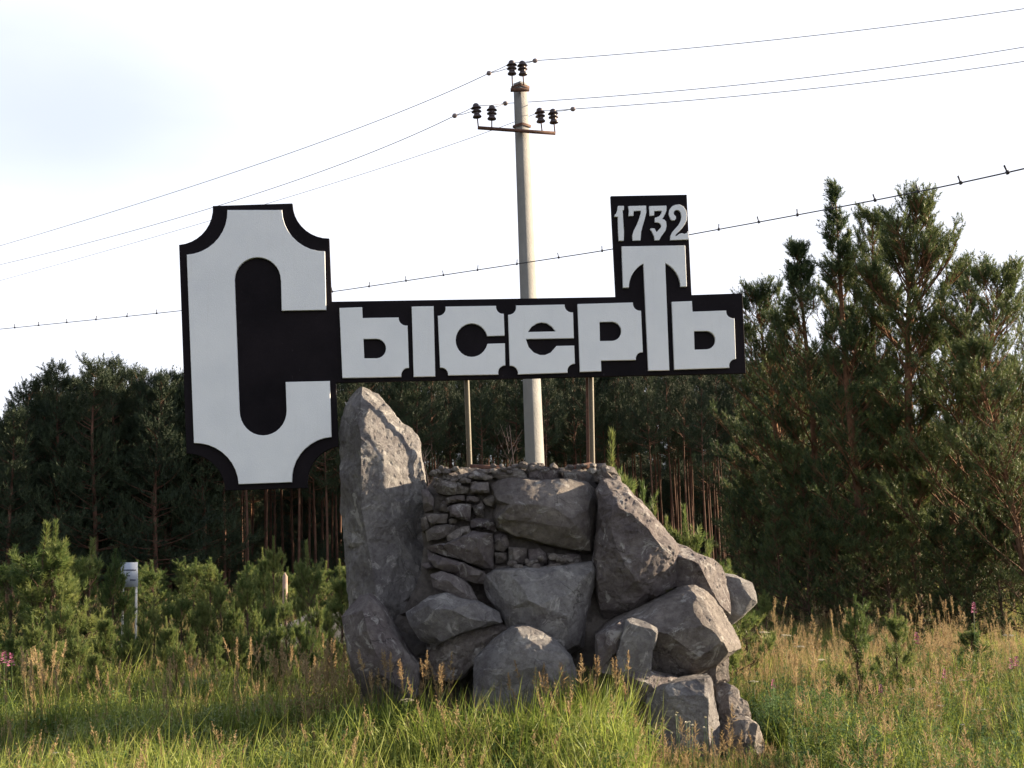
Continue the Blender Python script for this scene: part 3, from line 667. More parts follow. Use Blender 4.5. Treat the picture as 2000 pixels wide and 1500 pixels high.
def lathe(pr, n=18):
    V_ = []; F_ = []
    for r, z in pr:
        for j in range(n): a = 6.28318*j/n; V_.append((r*math.cos(a), r*math.sin(a), z))
    for i in range(len(pr)-1):
        for j in range(n):
            p = i*n+j; q_ = i*n+(j+1) % n; F_ += [(p, q_, q_+n), (p, q_+n, p+n)]
    return V_, F_
g = Geo(); g.add(*lathe(prof)); ins_me = g.mesh('insulator', M_PORC, True)
INS = [(1000, 145, 1001, 170), (1021.5, 146, 1023, 166), (932, 229, 934.5, 250), (960.5, 233, 960.5, 252), (1056.5, 238, 1059, 258), (1082, 240, 1084, 260)]
tips = []
for (ix, iy, bx, by) in INS:
    b = P(bx, by, YF); p = P(ix, iy, YF); o = link('insulator', ins_me, pole, p-pole.location); dd = (p-b).normalized()
    o.rotation_euler = dd.to_track_quat('Z', 'Y').to_euler()
    g = Geo(); g.tube([b-p, (b-p)*.5, Vector((0, 0, 0.02))], 0.011, 8); pn = link('pin', g.mesh('pin', M_RUST, True), o); pn.rotation_euler = o.rotation_euler.to_matrix().inverted().to_euler()
    tips.append(p+dd*0.2)
for yy in (300, 460, 505, 640, 800):
    pass
def qfit(p0, p1, p2, t):   # quadratic through three 3-D points at t=0, .5, 1
    return p0*((1-t)*(1-2*t))+p1*(4*t*(1-t))+p2*(t*(2*t-1))
def wire(name, label, pts, r, m, tmax=1.25, tie=(), clamp=None, n=60, group=None):
    root = empty(name, pts[0]); tag(root, label, 'power line', group)
    g = Geo(); path = [qfit(*pts, tmax*i/n) for i in range(n+1)]
    g.tube(path, r, 5); link('conductor', g.mesh('conductor', m, True, root.location), root)
    if tie:
        for a_ in tie:
            g = Geo(); g.tube([pts[0], pts[0].lerp(a_, .5)-Vector((0,0,.01)), a_], r*0.9, 5); link('tie_wire', g.mesh('tie_wire', m, True, root.location), root)
    if clamp:
        d = (path[1]-path[0]).normalized(); c = pts[0]; g = Geo()
        g.tube([c-d*.045, c-d*.03, c, c+d*.03, c+d*.045], [.008, .034, .044, .034, .008], 8); link('clamp', g.mesh('clamp', M_CLAMP, True, root.location), root)
    return root
grp = 'overhead conductors on the utility pole'
wr = 0.0065
wire('power_line', 'thin wire running down left from the topmost insulators', [P(955,143,YF), P(500,322,27), P(0,480,36)], wr, M_WIRE, tie=(tips[0], tips[0]-Vector((.05,0,.09))), clamp=1, group=grp)
wire('power_line', 'thin wire running up right from the topmost insulators', [P(1045,118.5,YF), P(1520,77,20.2), P(2000,17,19.5)], wr, M_WIRE, tie=(tips[1], tips[0]), clamp=1, group=grp)
wire('power_line', 'thin wire running down left from the left end of the crossarm', [P(888,226,YF), P(445,396,27), P(0,517,36)], wr, M_WIRE, tie=(tips[2], tips[2]-Vector((.05,0,.09))), clamp=1, group=grp)
wire('power_line', 'middle thin wire running right, crossing behind the pole shaft', [P(987,202,YF+.45), P(1500,160,20.2), P(2000,92,19.5)], wr, M_WIRE, tie=(tips[2], tips[3]), clamp=1, group=grp)
wire('power_line', 'faintest thin wire running down left, passing behind the giant letter', [P(1046,222,YF+.30), P(560,386,27), P(0,548,36)], wr*.8, M_WIRE, tie=(tips[4],), group=grp)
wire('power_line', 'lowest thin wire running right from the right end of the crossarm', [P(1119,213,YF), P(1560,176,20.2), P(2000,120,19.5)], wr, M_WIRE, tie=(tips[4], tips[5]), clamp=1, group=grp)
# lower bundled cable with clips
cx_ = np.array([-500, 0, 355, 650, 1013, 1197, 1348, 1500, 1700, 1850, 2000, 2200, 2500]); cy_ = np.array([688, 643, 607, 570, 515, 487, 458, 430.5, 393, 363, 330, 280, 195]); cdp = np.array([30, 26, 23.5, 21, 18.6, 17.4, 16.4, 15.2, 13.4, 12.0, 10.6, 9.2, 7.4])
cab = empty('lower_cable', P(1013, 515, 18.6)); tag(cab, 'dark cable with small upright clips crossing behind the sign and before the right pines', 'cable')
xs = np.linspace(-500, 2500, 160); path = [P(x, np.interp(x, cx_, cy_), np.interp(x, cx_, cdp)) for x in xs]
# smooth
pa = np.array([tuple(p) for p in path]); 
for _ in range(12): pa[1:-1] = (pa[:-2]+2*pa[1:-1]+pa[2:])/4
g = Geo(); g.tube(pa, 0.0072, 6); link('cable_strand', g.mesh('cable_strand', M_CABLE, True, cab.location), cab)
seg = np.linalg.norm(np.diff(pa, axis=0), axis=1); cum = np.concatenate([[0], np.cumsum(seg)]); s_ = 1.0; rr = random.Random(2)
g = Geo(); g.box((-.006,-.006,-.012), (.006,.006,.072)); g.box((-.012,-.012,-.016), (.012,.012,.016)); g.box((-.004,-.012,.055), (.004,.012,.072)); clip = g.mesh('spacer_clip', M_CABLE)
while s_ < cum[-1]-1:
    p = np.array([np.interp(s_, cum, pa[:, k]) for k in range(3)]); o = link('spacer_clip', clip, cab, Vector(p)-cab.location); o.rotation_euler = (rr.uniform(-.25,.25), rr.uniform(-.3,.15), 0); s_ += rr.uniform(.66, .86)
# ------------------------------------------------------------------ pines
def needles(g, P0, P1, n, ln, wd, rng, fan=0.9, upb=0.25, lo=0.0):
    P0 = np.asarray(P0, dtype=np.float32); P1 = np.asarray(P1, dtype=np.float32); S_ = len(P0)
    d = P1-P0; dl = np.linalg.norm(d, axis=1, keepdims=True)+1e-6; d = d/dl
    t = rng.uniform(lo, 1, (S_, n, 1)); base = P0[:, None]+d[:, None]*t*dl[:, None]
    r = rng.normal(size=(S_, n, 3)); r -= (r*d[:, None]).sum(-1, keepdims=True)*d[:, None]; r /= np.linalg.norm(r, axis=-1, keepdims=True)+1e-6
    dirn = d[:, None]*(0.55+0.5*t)+r*fan*(1.15-0.45*t); dirn[..., 2] += upb*0.4; dirn /= np.linalg.norm(dirn, axis=-1, keepdims=True)+1e-6
    L_ = ln*rng.uniform(.75, 1.2, (S_, n, 1)); tip = base+dirn*L_
    s = np.cross(dirn, rng.normal(size=(S_, n, 3))); s /= np.linalg.norm(s, axis=-1, keepdims=True)+1e-6; s *= wd/2
    V_ = np.stack([base-s, base+s, tip], 2).reshape(-1, 3); F_ = np.arange(len(V_)).reshape(-1, 3)
    tint = np.repeat((rng.uniform(.15, .75, (S_, 1))+rng.uniform(-.1, .1, (S_, n))).ravel(), 3)
    g.add(V_, F_, tint)
def rotv(v, ax, a): return Matrix.Rotation(a, 3, ax) @ v
def pine(seed, h, r_base, z0, prof, whorl, nb, el0, el1, sub_n, sub_l, shoot_l, per_sub, nn, nl, nw, lean=(0, 0), droop=0.0, keep=1.0, mat=None, crook=0.15, limb_r=0.018, leader=0.3, name='pine', trunk_mat=None, fine=True):
    rg = random.Random(seed); rng = np.random.default_rng(seed)
    tr = Geo(); A = []; B = []; k = 14; ph = rg.random()*6
    def tp(z):
        t = z/h; return Vector((lean[0]*t+crook*math.sin(t*5+ph)*t, lean[1]*t+crook*math.cos(t*4+ph)*t, z))
    tr.tube([tp(h*(i/k)-(0.3 if i == 0 else 0)) for i in range(k+1)], [max(0.006, r_base*(1-(i/k))**0.8*(1.25 if i == 0 else 1)+0.004) for i in range(k+1)], 9)
    z = z0
    while z < h-leader*(0.6 if leader < .6 else 1.0):
        t = (z-z0)/(h-z0); R = prof(t)
        for b in range(nb):
            if rg.random() > keep: continue
            a = rg.random()*6.283; el = rad(el0+(el1-el0)*t+rg.uniform(-9, 9)); Ln = R*rg.uniform(.6, 1.25)
            p = tp(min(h-.05, z+rg.uniform(-.5, .5)*whorl)); d = Vector((math.cos(a)*math.cos(el), math.sin(a)*math.cos(el), math.sin(el)))
            pts = [p.copy()]; m_ = 6
            for s in range(m_):
                d = (d+Vector((rg.uniform(-.13, .13), rg.uniform(-.13, .13), 0.10 if s > 1 else -droop))).normalized(); p = p+d*Ln/m_; pts.append(p.copy())
            rr_ = limb_r*(0.4+0.6*Ln/max(.3, prof(0.3)))
            tr.tube(pts, [max(.003, rr_*(1-i/(m_+.6))) for i in range(m_+1)], 5 if fine else 3, cap=False)
            A.append(pts[-1]-d*shoot_l*.6); B.append(pts[-1]+d*shoot_l*.5)
            ns = max(2, int(sub_n*(0.5+Ln/max(.2, prof(0.25))*.6)))
            for s in range(ns):
                u = rg.uniform(.28, 1.0); i = min(m_-1, int(u*m_)); q_ = pts[i].lerp(pts[i+1], u*m_-i)
                dm = (pts[i+1]-pts[i]).normalized(); sd_ = dm.cross(Vector((0, 0, 1))).normalized()*rg.choice((-1, 1))
                dd = (dm*rg.uniform(.5, 1)+sd_*rg.uniform(.35, 1)+Vector((0, 0, rg.uniform(.0, .55)))).normalized(); sl_ = Ln*sub_l*rg.uniform(.5, 1.1)*(1.25-u*.6)+shoot_l*.3
                e = q_+dd*sl_+Vector((0, 0, sl_*.15))
                if fine: tr.tube([q_, q_.lerp(e, .5)-Vector((0, 0, sl_*.03)), e], [rr_*.35+.002, rr_*.25+.002, .002], 3, cap=False)
                for w_ in range(per_sub):
                    v = rg.uniform(.3, 1.0); c_ = q_.lerp(e, v); ds = (dd*.7+Vector((rg.uniform(-.7, .7), rg.uniform(-.7, .7), rg.uniform(0.05, .95)))).normalized()
                    sl2 = shoot_l*rg.uniform(.6, 1.15); A.append(c_); B.append(c_+ds*sl2)
        z += whorl*rg.uniform(.75, 1.25)
    # leader candle
    A.append(tp(h-leader)); B.append(tp(h)+Vector((0, 0, .02)))
    cr = Geo(); needles(cr, [tuple(v) for v in A], [tuple(v) for v in B], nn, nl, nw, rng)
    if leader > .25: needles(cr, [tuple(tp(h-leader))]*1, [tuple(tp(h))]*1, nn*(7 if leader > .6 else 3), nl*1.15, nw*1.2, rng, fan=1.0)
    return tr.mesh(name+'_trunk', trunk_mat or M_BARK, True), cr.mesh(name+'_crown', mat or M_NEED)
def put_tree(pair, loc, rz, s, label, cat='pine tree', group=None, name='pine_tree', sz=None):
    e = empty(name, loc, rz); e.scale = (s, s, sz or s); tag(e, label, cat, group)
    link('trunk', pair[0], e); link('crown', pair[1], e); return e
M_BARKF = mat_simple('forest_bark', (0.10, 0.052, 0.036), .9, .45, 3)
# far forest -------------------------------------------------------
far = [pine(200+i, 11.5, .095, 5.0+0.5*(i % 3), lambda t: (1.9+0.35*math.sin(t*9))*(1-t*.78)*min(1, t*5+.35), .42, 5, 8, 48, 7, .34, .42, 3, 22, .13, .021, trunk_mat=M_BARKF, mat=M_NEEDF, keep=.86, crook=.2, limb_r=.035, leader=.5, name='forest_pine', fine=False) for i in range(5)]
farlow = [pine(230+i, 9.5, .12, 0.9, lambda t: (2.4+0.3*math.sin(t*8))*(1-t*.85)*min(1, t*5+.6), .40, 6, 2, 45, 8, .34, .42, 3, 22, .13, .021, trunk_mat=M_BARKF, mat=M_NEEDF, keep=.9, crook=.2, limb_r=.035, leader=.5, name='edge_pine', fine=False) for i in range(3)]
farhi = [pine(260+i, 11.5, .075, 6.6+0.5*(i % 2), lambda t: (1.5+0.3*math.sin(t*9))*(1-t*.75)*min(1, t*4+.4), .40, 5, 12, 48, 7, .34, .42, 3, 22, .13, .021, trunk_mat=M_BARKF, mat=M_NEEDF, keep=.9, crook=.15, limb_r=.03, leader=.5, name='slender_pine', fine=False) for i in range(3)]
rnd = random.Random(31); nfar = 0
def far_tree(px, d, htop, kind, fz=1.0):
    global nfar
    g_ = G(px, d); pr = (farhi[nfar % 3] if px > 720 else far[nfar % 5]) if kind == 'f' else farlow[nfar % 3]; base_h = 11.5 if kind == 'f' else 9.5
    lab = 'tall slender pine standing in the dark forest behind the monument' if kind == 'f' else 'bushy dark pine at the forest edge with branches down to the ground'
    s = htop/base_h
    put_tree(pr, (g_.x, g_.y, float(gz(g_.x, g_.y))-.05), rnd.random()*6.28, s*fz, lab, group='forest pines behind the meadow' if kind == 'f' else 'bushy pines along the forest edge', sz=s); nfar += 1
def htop(px, py, d): return P(px, py, d).z
# left skyline: tops traced from the photograph
for px, py, d in [(15,800,56),(-60,800,60),(50,745,58),(80,735,60),(110,722,58),(150,735,62),(185,702,58),(215,712,60),(250,722,62),(280,738,60),(305,745,58),(330,728,60),(360,735,62),(400,720,60),(440,730,60),(25,775,60),(-120,780,60),(-170,770,64)]:
    far_tree(px, d, htop(px, py+4, d), 'l' if rnd.random() < .65 else 'f')
for row, (d, step) in enumerate([(62, 32), (68, 31), (74, 30), (80, 32), (88, 36)]):
    x = -220+row*9
    while x < 1760:
        skip = (470 < x < 690 and rnd.random() < .22)
        ty = 712+rnd.uniform(-22, 22) if x > 420 else float(np.interp(x, [-220, 0, 60, 180, 300, 420], [850, 822, 778, 738, 752, 745]))+rnd.uniform(-6, 50)
        if not skip: far_tree(x, d+rnd.uniform(-3, 3), htop(x, ty, d), 'f', fz=0.8)
        x += step*rnd.uniform(.7, 1.3)
print('far trees', nfar)
# thin bare trunks / dead wood seen against the forest
def bare_tree(px, d, h, seed, label):
    rg = random.Random(seed); g = Geo(); g_ = G(px, d); ln_ = Vector((rg.uniform(-.06, .06), 0, 1))
    g.tube([Vector((0,0,-.2)), ln_*h*.5, ln_*h*.8+Vector((rg.uniform(-.2,.2),0,0)), ln_*h], [.05, .04, .025, .01], 6); t_ = empty('bare_tree', (g_.x, g_.y, 0)); tag(t_, label, 'tree')
    b = Geo()
    for i in range(26):
        z = h*rg.uniform(.35, .97); a = rg.random()*6.28; l_ = (h-z)*.3+rg.uniform(.2, .6); p = ln_*z; e = p+Vector((math.cos(a)*l_, math.sin(a)*l_, l_*rg.uniform(.5, 1.3)))
        b.tube([p, p.lerp(e, .5)-Vector((0,0,.04)), e], [.013, .009, .004], 4, cap=False)
        for _ in range(3):
            q_ = p.lerp(e, rg.uniform(.3, 1)); e2 = q_+Vector((rg.uniform(-.3,.3), rg.uniform(-.3,.3), rg.uniform(.1,.45))); b.tube([q_, e2], [.006, .003], 3, cap=False)
    link('trunk', g.mesh('trunk', M_TWIG, True), t_); link('limbs', b.mesh('limbs', M_TWIG, True), t_)
bare_tree(845, 44, 5.6, 1, 'thin leafless tree between the upright boulder and the left sign post')
bare_tree(985, 46, 6.6, 2, 'thin leafless tree leaning between the left sign post and the utility pole')
bare_tree(880, 47, 4.9, 3, 'thinnest leafless tree just left of the left sign post')
# right group of large pines ----------------------------------------
def big(px, py, d, basepx, r_base, z0f, width, seed, label, el0=25, el1=62, keep=.8, whorl=.32, nbb=5, bell=0.55, sub=12, nn=28, mat=None, tip=1.0):
    g_ = G(basepx, d); tpv = P(px, py, d); h = tpv.z
    # lean in world x so that the top lands where the photograph has it
    lx = tpv.x-g_.x
    def prof(t): return (1 if t < .62 else 1+(tip-1)*(t-.62)/.38)*width*1.12*(0.50+0.50*math.exp(-((t-bell*.5)/.42)**2))*(1-t**4*.45)*(1 if t < .86 else (1-t)/.14*.6+.4)
    pr = pine(seed, h, r_base, h*z0f, prof, whorl, nbb, el0, el1, sub, .36, .27, 4, nn, .095, .014, lean=(lx, 0), keep=keep, mat=mat or M_NEED, crook=.12, limb_r=.030, leader=.35, name='large_pine')
    return put_tree(pr, (g_.x, g_.y, float(gz(g_.x, g_.y))-.05), 0, 1, label)
T1 = big(1622, 345, 31, 1705, .15, .08, 1.55, 11, 'tall open pine with a thin pointed top, left of the two tallest', tip=.25, keep=.62, bell=.35)
T2 = big(1768, 408, 30, 1790, .17, .26, 1.75, 12, 'tallest pine with a dense rounded top and bare mid trunk', keep=.8, bell=1.6, whorl=.34)
T3 = big(1950, 525, 29, 1885, .14, .12, 2.2, 13, 'wide pine at the right edge with upswept branch tips', el0=35, el1=50, keep=.7, bell=.5)
T4 = big(1485, 580, 37, 1560, .15, .10, 2.2, 14, 'dense dark pine next to the right end of the sign', keep=.9, bell=.6)
T5 = big(1560, 470, 34, 1612, .14, .12, 1.9, 15, 'mid height pine filling behind the thin topped one', tip=.5, keep=.72, bell=.4)
T6 = big(1700, 420, 34, 1730, .15, .30, 1.6, 16, 'slim pine standing between the two tallest pines', keep=.55, bell=.7)
T7 = big(1888, 512, 33, 1850, .13, .22, 1.5, 17, 'narrow pine with lit tip behind the wide right one', keep=.6, bell=.6)
trees_ = [[c.data for c in t.children] for t in (T1, T2, T3, T4, T5, T6, T7)]
def cp(i, px, d, s, rz, label, group='background pines right of the monument'):
    g_ = G(px, d); return put_tree([m for m in trees_[i]], (g_.x, g_.y, -.05), rz, s, label, group=group)
cp(3, 1990, 40, .80, 1.2, 'shorter pine cut off by the right edge, behind the wide one', None)
cp(3, 2110, 34, .95, 2.2, 'dense pine mostly beyond the right edge of the view', None)
cp(4, 1640, 44, .62, 2.0, 'low pine far back between the thin topped and slim pines', None)
cp(3, 1800, 43, .60, 4.0, 'low bushy pine far back under the tallest pine', None)
cp(3, 1500, 45, .72, 5.0, 'dark pine far back below the right end of the sign', None)
cp(2, 1920, 46, .66, 3.0, 'low spreading pine far back under the wide right pine', None)
cp(2, 2040, 27, .75, 2.5, 'green pine branch reaching in from beyond the right edge', None)
# low dark pines under the big ones
lowp = [pine(300+i, 4.6, .06, .35, lambda t: 1.55*(1-t*.85)*min(1, t*4+.7), .26, 6, 8, 50, 7, .38, .22, 3, 24, .08, .013, mat=M_NEED, keep=.88, limb_r=.02, leader=.3, name='low_pine') for i in range(2)]
lows = [(1540,36,1.05,'leftmost'),(1590,33,1.0,'second'),(1640,36,.95,'third'),(1480,38,1.0,''),(1755,35,.85,''),(1840,37,.9,''),(1900,35,.85,''),(1980,36,1.05,''),(1700,38,1.1,''),(1445,42,.9,''),(1690,29.5,.60,''),(1745,29.3,.62,''),(1800,28.8,.58,''),(1850,28.5,.62,''),(1905,28.2,.60,''),(1960,28,.64,''),(2010,28,.7,''),(1640,30,.58,''),(1585,30.5,.66,''),(1530,31.5,.66,''),(1620,40,1.1,''),(1880,40,1.1,''),(1960,41,1.1,'')]
for i, (px, d, s, _) in enumerate(lows):
    g_ = G(px, d); put_tree(lowp[i % 2], (g_.x, g_.y, -.05), i*1.7, s, 'low dark pine filling the shade under the large right pines', group='low pines under the large right pines')
# young pines --------------------------------------------------------
yng = [pine(400+i, 2.4, .035, .15, lambda t: .80*(1-t*.9)*min(1, t*3+.75), .24, 5, 25, 68, 5, .40, .19, 2, 46, .085, .011, mat=M_NEEDY, keep=.85, limb_r=.012, leader=.62, crook=.04, name='young_pine') for i in range(4)]
def young(px, py, d, label, group=None, k=None, wide=1.0):
    h = htop(px, py, d); g_ = G(px, d); s = h/2.4; zz = float(gz(g_.x, g_.y))
    return put_tree(yng[k if k is not None else rnd.randrange(4)], (g_.x, g_.y, zz-.04), rnd.random()*6.28, s*wide, label, 'young pine', group, 'young_pine', sz=(h-zz)/2.4)
young(78, 1020, 21, 'largest young pine at the far left with twin upright tips', k=0, wide=1.15)
young(97, 1018, 21.1, 'second tip stem of the largest young pine at the far left', k=1, wide=.8)
young(175, 1052, 24, 'broad young pine left of the small white notice board', k=2, wide=1.2)
young(220, 1072, 23, 'narrow young pine whose candle rises beside the small white notice board', k=3, wide=.75)
young(20, 1065, 23, 'young pine cut off by the left edge of the view', k=1, wide=1.2)
young(603, 1055, 27, 'young pine with one tall bright candle and spread side tips, left of the boulders', k=0, wide=.8)
young(534, 1048, 33, 'shaded tall young pine behind, left of the bright candle one', k=1, wide=.7)
young(515, 1070, 34, 'shaded thin young pine between the notice board and the tall candle', k=2, wide=.7)
young(484, 1098, 24, 'young pine with a thick bright candle right of the notice board', k=3, wide=.9)
young(668, 1105, 24, 'young pine touching the left side of the upright boulder', k=2, wide=.9)
young(1208, 843, 19.5, 'young pine whose candle stands above the top of the leaning slab', k=0, wide=.68)
young(1272, 940, 20.5, 'young pine just right of the tallest one behind the pile', k=3, wide=.7)
young(1352, 988, 19.5, 'young pine behind the brown rounded boulder with a long candle', k=1, wide=.8)
young(1312, 1010, 20.5, 'small young pine tucked behind the leaning slab', k=2, wide=.7)
young(1400, 1062, 19, 'low bright young pine above the far right grey slab', k=2, wide=.9)
young(1440, 1092, 19.5, 'lowest bright young pine sloping behind the far right grey slab', k=0, wide=.9)
young(1682, 1160, 17.5, 'small young pine in the right meadow, left of a similar one', k=3, wide=.85)
young(1757, 1178, 18, 'small young pine in the right meadow, right of a similar one', k=1, wide=.85)
young(1905, 1215, 20, 'bluish young pine low in the right meadow', k=2, wide=1.4)
YL = 'bushy young pine in the thicket between the notice board and the boulders'; YG = 'young pines in the thicket left of the boulders'
for px, py, d in [(250,1190,19),(300,1120,27),(330,1112,26),(355,1118,24),(385,1125,25),(405,1108,24),(432,1110,25),(455,1122,22),(500,1130,21),(525,1140,23),(560,1138,22),(585,1150,20.5),(620,1150,21),(540,1185,18.5),(470,1175,19.5),(420,1190,19),(370,1180,20),(325,1190,19.5),(280,1150,23),(200,1140,20),(150,1165,18.5),(115,1130,19),(60,1150,18),(20,1175,18),(240,1120,26),(640,1135,23),(600,1200,18.5),(505,1205,18),(345,1215,18),(180,1210,17.6),(100,1205,17.5),(445,1150,22),(-60,1100,22),(-40,1180,19),(650,1190,20),(690,1170,22)]:
    young(px, py+(44 if (px*7+py) % 3 else 12), d, YL if px > 255 else 'bushy young pine in the thicket left of the notice board', YG if px > 255 else 'young pines in the thicket left of the notice board', wide=.7)
for i in range(26):
    px = rnd.uniform(260, 700); d = rnd.uniform(36, 52); young(px, rnd.uniform(1085, 1110), d, 'shaded young pine along the foot of the dark forest', 'shaded young pines at the forest foot', wide=1.2)
for px, py, d in [(1130,960,26),(1250,1010,24),(1330,1050,23),(1460,1120,24),(1500,1150,26)]:
    young(px, py, d, 'half hidden young pine behind the right side of the pile', 'half hidden young pines behind the pile')
# ------------------------------------------------------------------ notice board
nbY = 23.6; nl_ = P(238, 1200, nbY); nbd = empty('notice_board', Vector((P(252, 1200, nbY).x, nbY, 0))); tag(nbd, 'small pale notice board on two thin white posts among the young pines', 'notice board')
M_NB = mat_simple('pale_board', (0.45, 0.50, 0.60), .6, .06, 3); M_NBP = mat_simple('white_post', (0.75, 0.72, 0.66), .6); M_INK = mat_simple('dark_lettering', (0.06, 0.07, 0.13), .7)
q = [P(235, 1099, nbY), P(268, 1098, nbY), P(269, 1146, nbY), P(236.5, 1147, nbY)]
g = Geo(); V_ = [tuple(p) for p in q]+[tuple(p+Vector((0, .03, 0))) for p in q]
g.add(V_, [(0,2,1),(0,3,2),(4,5,6),(4,6,7),(0,1,5),(0,5,4),(1,2,6),(1,6,5),(2,3,7),(2,7,6),(3,0,4),(3,4,7)]); link('panel', g.mesh('panel', M_NB, False, nbd.location), nbd)
for xp in (240.5, 266.5):
    g = Geo(); a = P(xp, 1099, nbY+.06); g.tube([(a.x, a.y, a.z), (a.x, a.y, -.3)], .022, 8); link('post', g.mesh('post', M_NBP, True, nbd.location), nbd)
# three lines too small to read: broken dark strokes
rr = random.Random(5)
for (x0, x1, y) in ((241, 265, 1113.5), (248, 254, 1124.5), (254, 265, 1133)):
    g = Geo(); x = x0
    while x < x1-.8:
        w_ = rr.uniform(.8, 1.5); a = P(x, y-1.3, nbY-.004); b = P(x+w_, y+1.1, nbY-.004); g.box((a.x, a.y-.002, b.z), (b.x, a.y, a.z)); x += w_+rr.uniform(.25, .5)
    link('lettering', g.mesh('lettering', M_INK, False, nbd.location), nbd)
M_WOOD = mat_simple('weathered_wood', (0.42, 0.30, 0.24), .85)
def stake(px0, py0, px1, d, label, hh):
    a = P(px0, py0, d); b = P(px1, py0, d); g = Geo(); c = (a.x+b.x)/2; g_ = Vector((c, d, 0))
    hw = (b.x-a.x)/2; z1_ = a.z
    V_ = [(-hw,-.03,-.2),(hw,-.03,-.2),(hw,.03,-.2),(-hw,.03,-.2),(-hw,-.03,z1_-hh),(hw,-.03,z1_-hh),(hw,.03,z1_-hh),(-hw,.03,z1_-hh),(0,-.02,z1_),(0,.02,z1_)]
    F_ = [(0,1,5),(0,5,4),(1,2,6),(1,6,5),(2,3,7),(2,7,6),(3,0,4),(3,4,7),(4,5,8),(6,7,9),(5,6,9),(5,9,8),(7,4,8),(7,8,9)]
    g.add(V_, F_); o = link('wooden_stake', g.mesh('wooden_stake', M_WOOD), None, g_); tag(o, label, 'stake')
stake(552, 1118, 561, 31, 'pale pointed wooden stake among young pines left of the bright candle pine', .1)
# ------------------------------------------------------------------ grass
def blade_geo(g, rng, n, hmin, hmax, wd, spread, arch, segs=4, lean=0.25, tw=0.5, c0=.2, c1=.9):
    a = rng.uniform(0, 6.283, n); r = spread*np.sqrt(rng.uniform(0, 1, n)); x = r*np.cos(a); y = r*np.sin(a)
    b = rng.uniform(0, 6.283, n); h = rng.uniform(hmin, hmax, n); ar = arch*rng.uniform(.2, 1.2, n)*h; w = wd*rng.uniform(.7, 1.25, n)
    fa = b+rng.uniform(-tw, tw, n)+math.pi/2; ts = np.linspace(0, 1, segs+1); rows = []
    for t in ts:
        cx = x+np.cos(b)*(ar*t**2.2+lean*h*t*.4); cy = y+np.sin(b)*(ar*t**2.2+lean*h*t*.4); cz = h*(t-.22*ar/h*t**3)
        ww = w*(1-t)**.6*.5*(0.6+0.4*min(1, t*4)) if t < 1 else w*0
        rows.append((np.stack([cx-np.cos(fa)*ww, cy-np.sin(fa)*ww, cz], -1), np.stack([cx+np.cos(fa)*ww, cy+np.sin(fa)*ww, cz], -1)))
    V_ = np.stack([v for r_ in rows for v in r_], 1); k = V_.shape[1]; F_ = []
    for s in range(segs):
        o = 2*s; F_ += [(o, o+1, o+3), (o, o+3, o+2)]
    F_ = np.array(F_); FF = (F_[None]+(np.arange(n)*k)[:, None, None]).reshape(-1, 3)
    g.add(V_.reshape(-1, 3), FF, np.repeat(rng.uniform(c0, c1, n), k))
def stalk_geo(g, rng, n, hmin, hmax, spread, plume, plen, m_s=0, m_p=1, loose=.3, lean=.18):
    for _ in range(n):
        h = rng.uniform(hmin, hmax); a = rng.uniform(0, 6.28); r = spread*math.sqrt(rng.uniform()); b = rng.uniform(0, 6.28); ln_ = rng.uniform(.02, lean)*h
        p0 = np.array([r*math.cos(a), r*math.sin(a), 0]); p1 = p0+np.array([math.cos(b)*ln_, math.sin(b)*ln_, h]); pm = (p0+p1)/2-np.array([math.cos(b), math.sin(b), 0])*ln_*.2
        g.tube([p0, pm, p1], [.0028, .0022, .0012], 3, rng.uniform(.3, .9), m_s, cap=False)
        d = (p1-pm); d /= np.linalg.norm(d); K_ = int(plume)
        ts = rng.uniform(0, 1, K_); base = p1+d*(ts[:, None]-.75)*plen
        out = rng.normal(size=(K_, 3)); out[:, 2] = np.abs(out[:, 2])*.8+.6; out /= np.linalg.norm(out, axis=1)[:, None]
        L_ = plen*loose*(1.1-ts[:, None]*.8)*rng.uniform(.5, 1.1, (K_, 1)); tip = base+out*L_; s = np.cross(out, rng.normal(size=(K_, 3))); s /= np.linalg.norm(s, axis=1)[:, None]; s *= .0035
        md = base+out*L_*.55
        V_ = np.stack([base, md-s, md+s, tip], 1).reshape(-1, 3); F_ = (np.array([(0,1,2),(1,3,2)])[None]+(np.arange(K_)*4)[:, None, None]).reshape(-1, 3)
        g.add(V_, F_, np.repeat(rng.uniform(.2, .9, K_), 4), m_p)
def weed_geo(g, rng, h, nleaf, ll, lw, m=0):
    g.tube([(0,0,0), (rng.uniform(-.04,.04), rng.uniform(-.04,.04), h)], [.004, .002], 3, .4, m, cap=False)
    for i in range(nleaf):
        z = h*rng.uniform(.08, 1); a = rng.uniform(0, 6.28); el = rng.uniform(.1, 1.0); l_ = ll*rng.uniform(.6, 1.2)*(1.15-z/h*.5); d = np.array([math.cos(a)*math.cos(el), math.sin(a)*math.cos(el), math.sin(el)])
        s = np.array([-math.sin(a), math.cos(a), 0])*lw*.5*rng.uniform(.7, 1.2); p = np.array([0, 0, z]); m1 = p+d*l_*.45; e = p+d*l_-np.array([0, 0, l_*.3])
        g.add([p, m1-s, m1+s, e, ], [(0,1,2),(1,3,2)], rng.uniform(.2, .9), m)
def weed_geo2(g, r, h, n, ll, lw):
    o = Geo(); weed_geo(o, r, h, n, ll, lw); off = np.array([r.uniform(-.1, .1), r.uniform(-.1, .1), 0]); sh = r.uniform(-.2, .2, 2)
    V_ = np.vstack(o.V); V_[:, 0] += sh[0]*V_[:, 2]**2; V_[:, 1] += sh[1]*V_[:, 2]**2
    g.add(V_+off, np.vstack(o.F), np.concatenate(o.c))
src = bpy.data.collections.new('grass_sources'); KIN = {}
